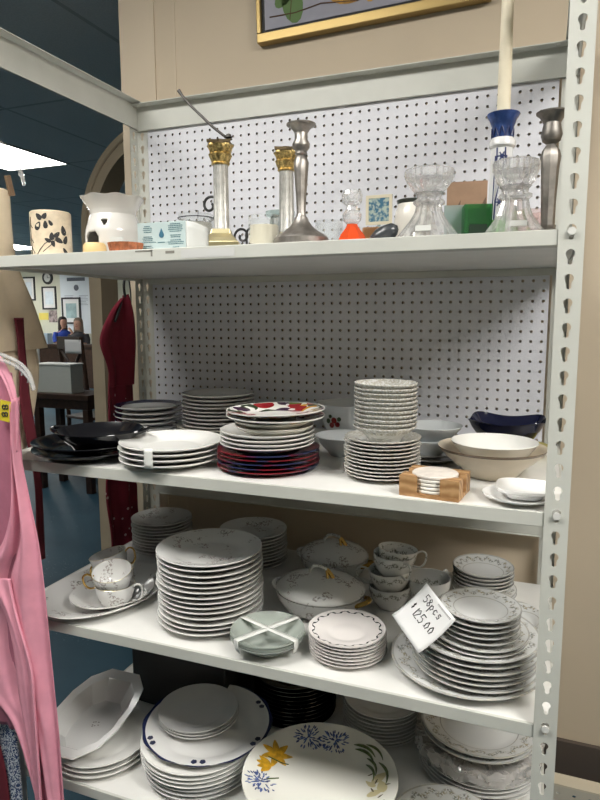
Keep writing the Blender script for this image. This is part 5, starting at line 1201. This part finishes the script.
b = MB(); b.box(-5, 5, -3, 3, 0, 9); o = b.build('parcel', mat('pale_blue_box', (.35, .45, .55), .6), loc=(-376, 359, -FZ+36), smooth=False, bevel=.2); tag(o, 'pale blue box on the distant counter left of the person in blue', 'box')
def table():
    t = thing('side_table', 'dark wooden table carrying a white quilted box', 'table', (-127, 104, -FZ)); Z = FZ
    b = MB(); b.box(-12.5, 12, -7, 7, -48.8+Z, -47+Z); b.box(-11.5, 11, -6, 6, -52+Z, -48.8+Z); b.build('top', 'wood_dark', t, smooth=False, bevel=.15)
    for sx in (-10.5, 10):
        for sy in (-5, 5): b = MB(); b.box(sx-1.1, sx+1.1, sy-1.1, sy+1.1, 0, -52+Z); b.build('leg', 'wood_dark', t, smooth=False)
table()
def qbox():
    t = thing('storage_box', 'white quilted storage box on the dark table', 'box', (-130.6, 102.0, -47)); b = MB(); b.prism([(-7.4, -3.0), (7.4, -3.0), (7.4, 3.0), (-7.4, 3.0)], 0, 9.4); b.build('body', 'quilt', t, smooth=False, bevel=.2)
    b = MB(); b.box(-7.6, 7.6, -3.2, 3.2, 9.4, 10.0); b.build('lid', mat('white_vinyl', (.70, .71, .68), .45), t, smooth=False, bevel=.15)
qbox()
b = MB(); b.tube([(0, 0, 0), (1.6, 0, 33), (1.9, 0, 46)], .55, 8); o = b.build('white_pole', 'card', loc=(-139, 112, -67), rot=(0, 0, 0))
o.location = P(-162, 124, -FZ); o.scale = (1, 1, 1.22); tag(o, 'slim white pole leaning behind the white quilted box', 'pole')
def chair(label, x, y, rz):
    t = thing('wooden_chair', label, 'chair', (x, y, -FZ), (0, 0, rz)); w = 'wood_dark'
    b = MB(); b.box(-8.5, 8.5, -8, 8, 17, 18.2); b.build('seat', w, t, smooth=False, bevel=.2)
    for sx in (-1, 1):
        b = MB(); b.box(sx*7.6-.7, sx*7.6+.7, -7.6, -6.2, 0, 17); b.build('leg', w, t, smooth=False)
        b = MB(); b.tube([(sx*7.6, 7, 0), (sx*7.6, 7, 18), (sx*7.4, 10, 51)], .85, 8); b.build('leg', w, t)
    b = MB(); b.box(-8, 8, 9.3, 10.6, 46, 51); b.box(-8, 8, 8, 9, 26, 28)
    for s_ in (1, -1): b.tube([(-7*s_, 8.4, 28), (7*s_, 9.6, 46)], .7, 8)
    b.build('backrest', w, t, smooth=False)
chair('dark wooden cross back chair with a paper notice on its back', -153, 146, math.radians(165))
chair('dark wooden cross back chair further right, beside the arched doorway', -147, 172, math.radians(120))
b = MB(); b.grid(lambda u, v: Vector((-4.6+9.2*u, .25*sin(3*u), 5.5*v)), 8, 4); o = b.build('paper_notice', 'paper', loc=(-152.2, 134.2, -36), rot=(0, 0, math.radians(-8)), solid=.05); tag(o, 'white paper notice fixed to the dark chair back', 'notice')

# ------------------------------------------------------------------ light and view
sc = bpy.context.scene
w = bpy.data.worlds.new('world'); sc.world = w; w.use_nodes = True
w.node_tree.nodes['Background'].inputs[0].default_value = (.80, .86, .95, 1); w.node_tree.nodes['Background'].inputs[1].default_value = .25
sc.view_settings.view_transform = 'Standard'; sc.view_settings.look = 'None'; sc.view_settings.gamma = 1; sc.view_settings.exposure = 0.78; sc.view_settings.use_curve_mapping = False
try: sc.cycles.use_denoising = True
except Exception: pass
sc.cycles.max_bounces = 10; sc.cycles.transmission_bounces = 10; sc.cycles.caustics_reflective = False; sc.cycles.caustics_refractive = False
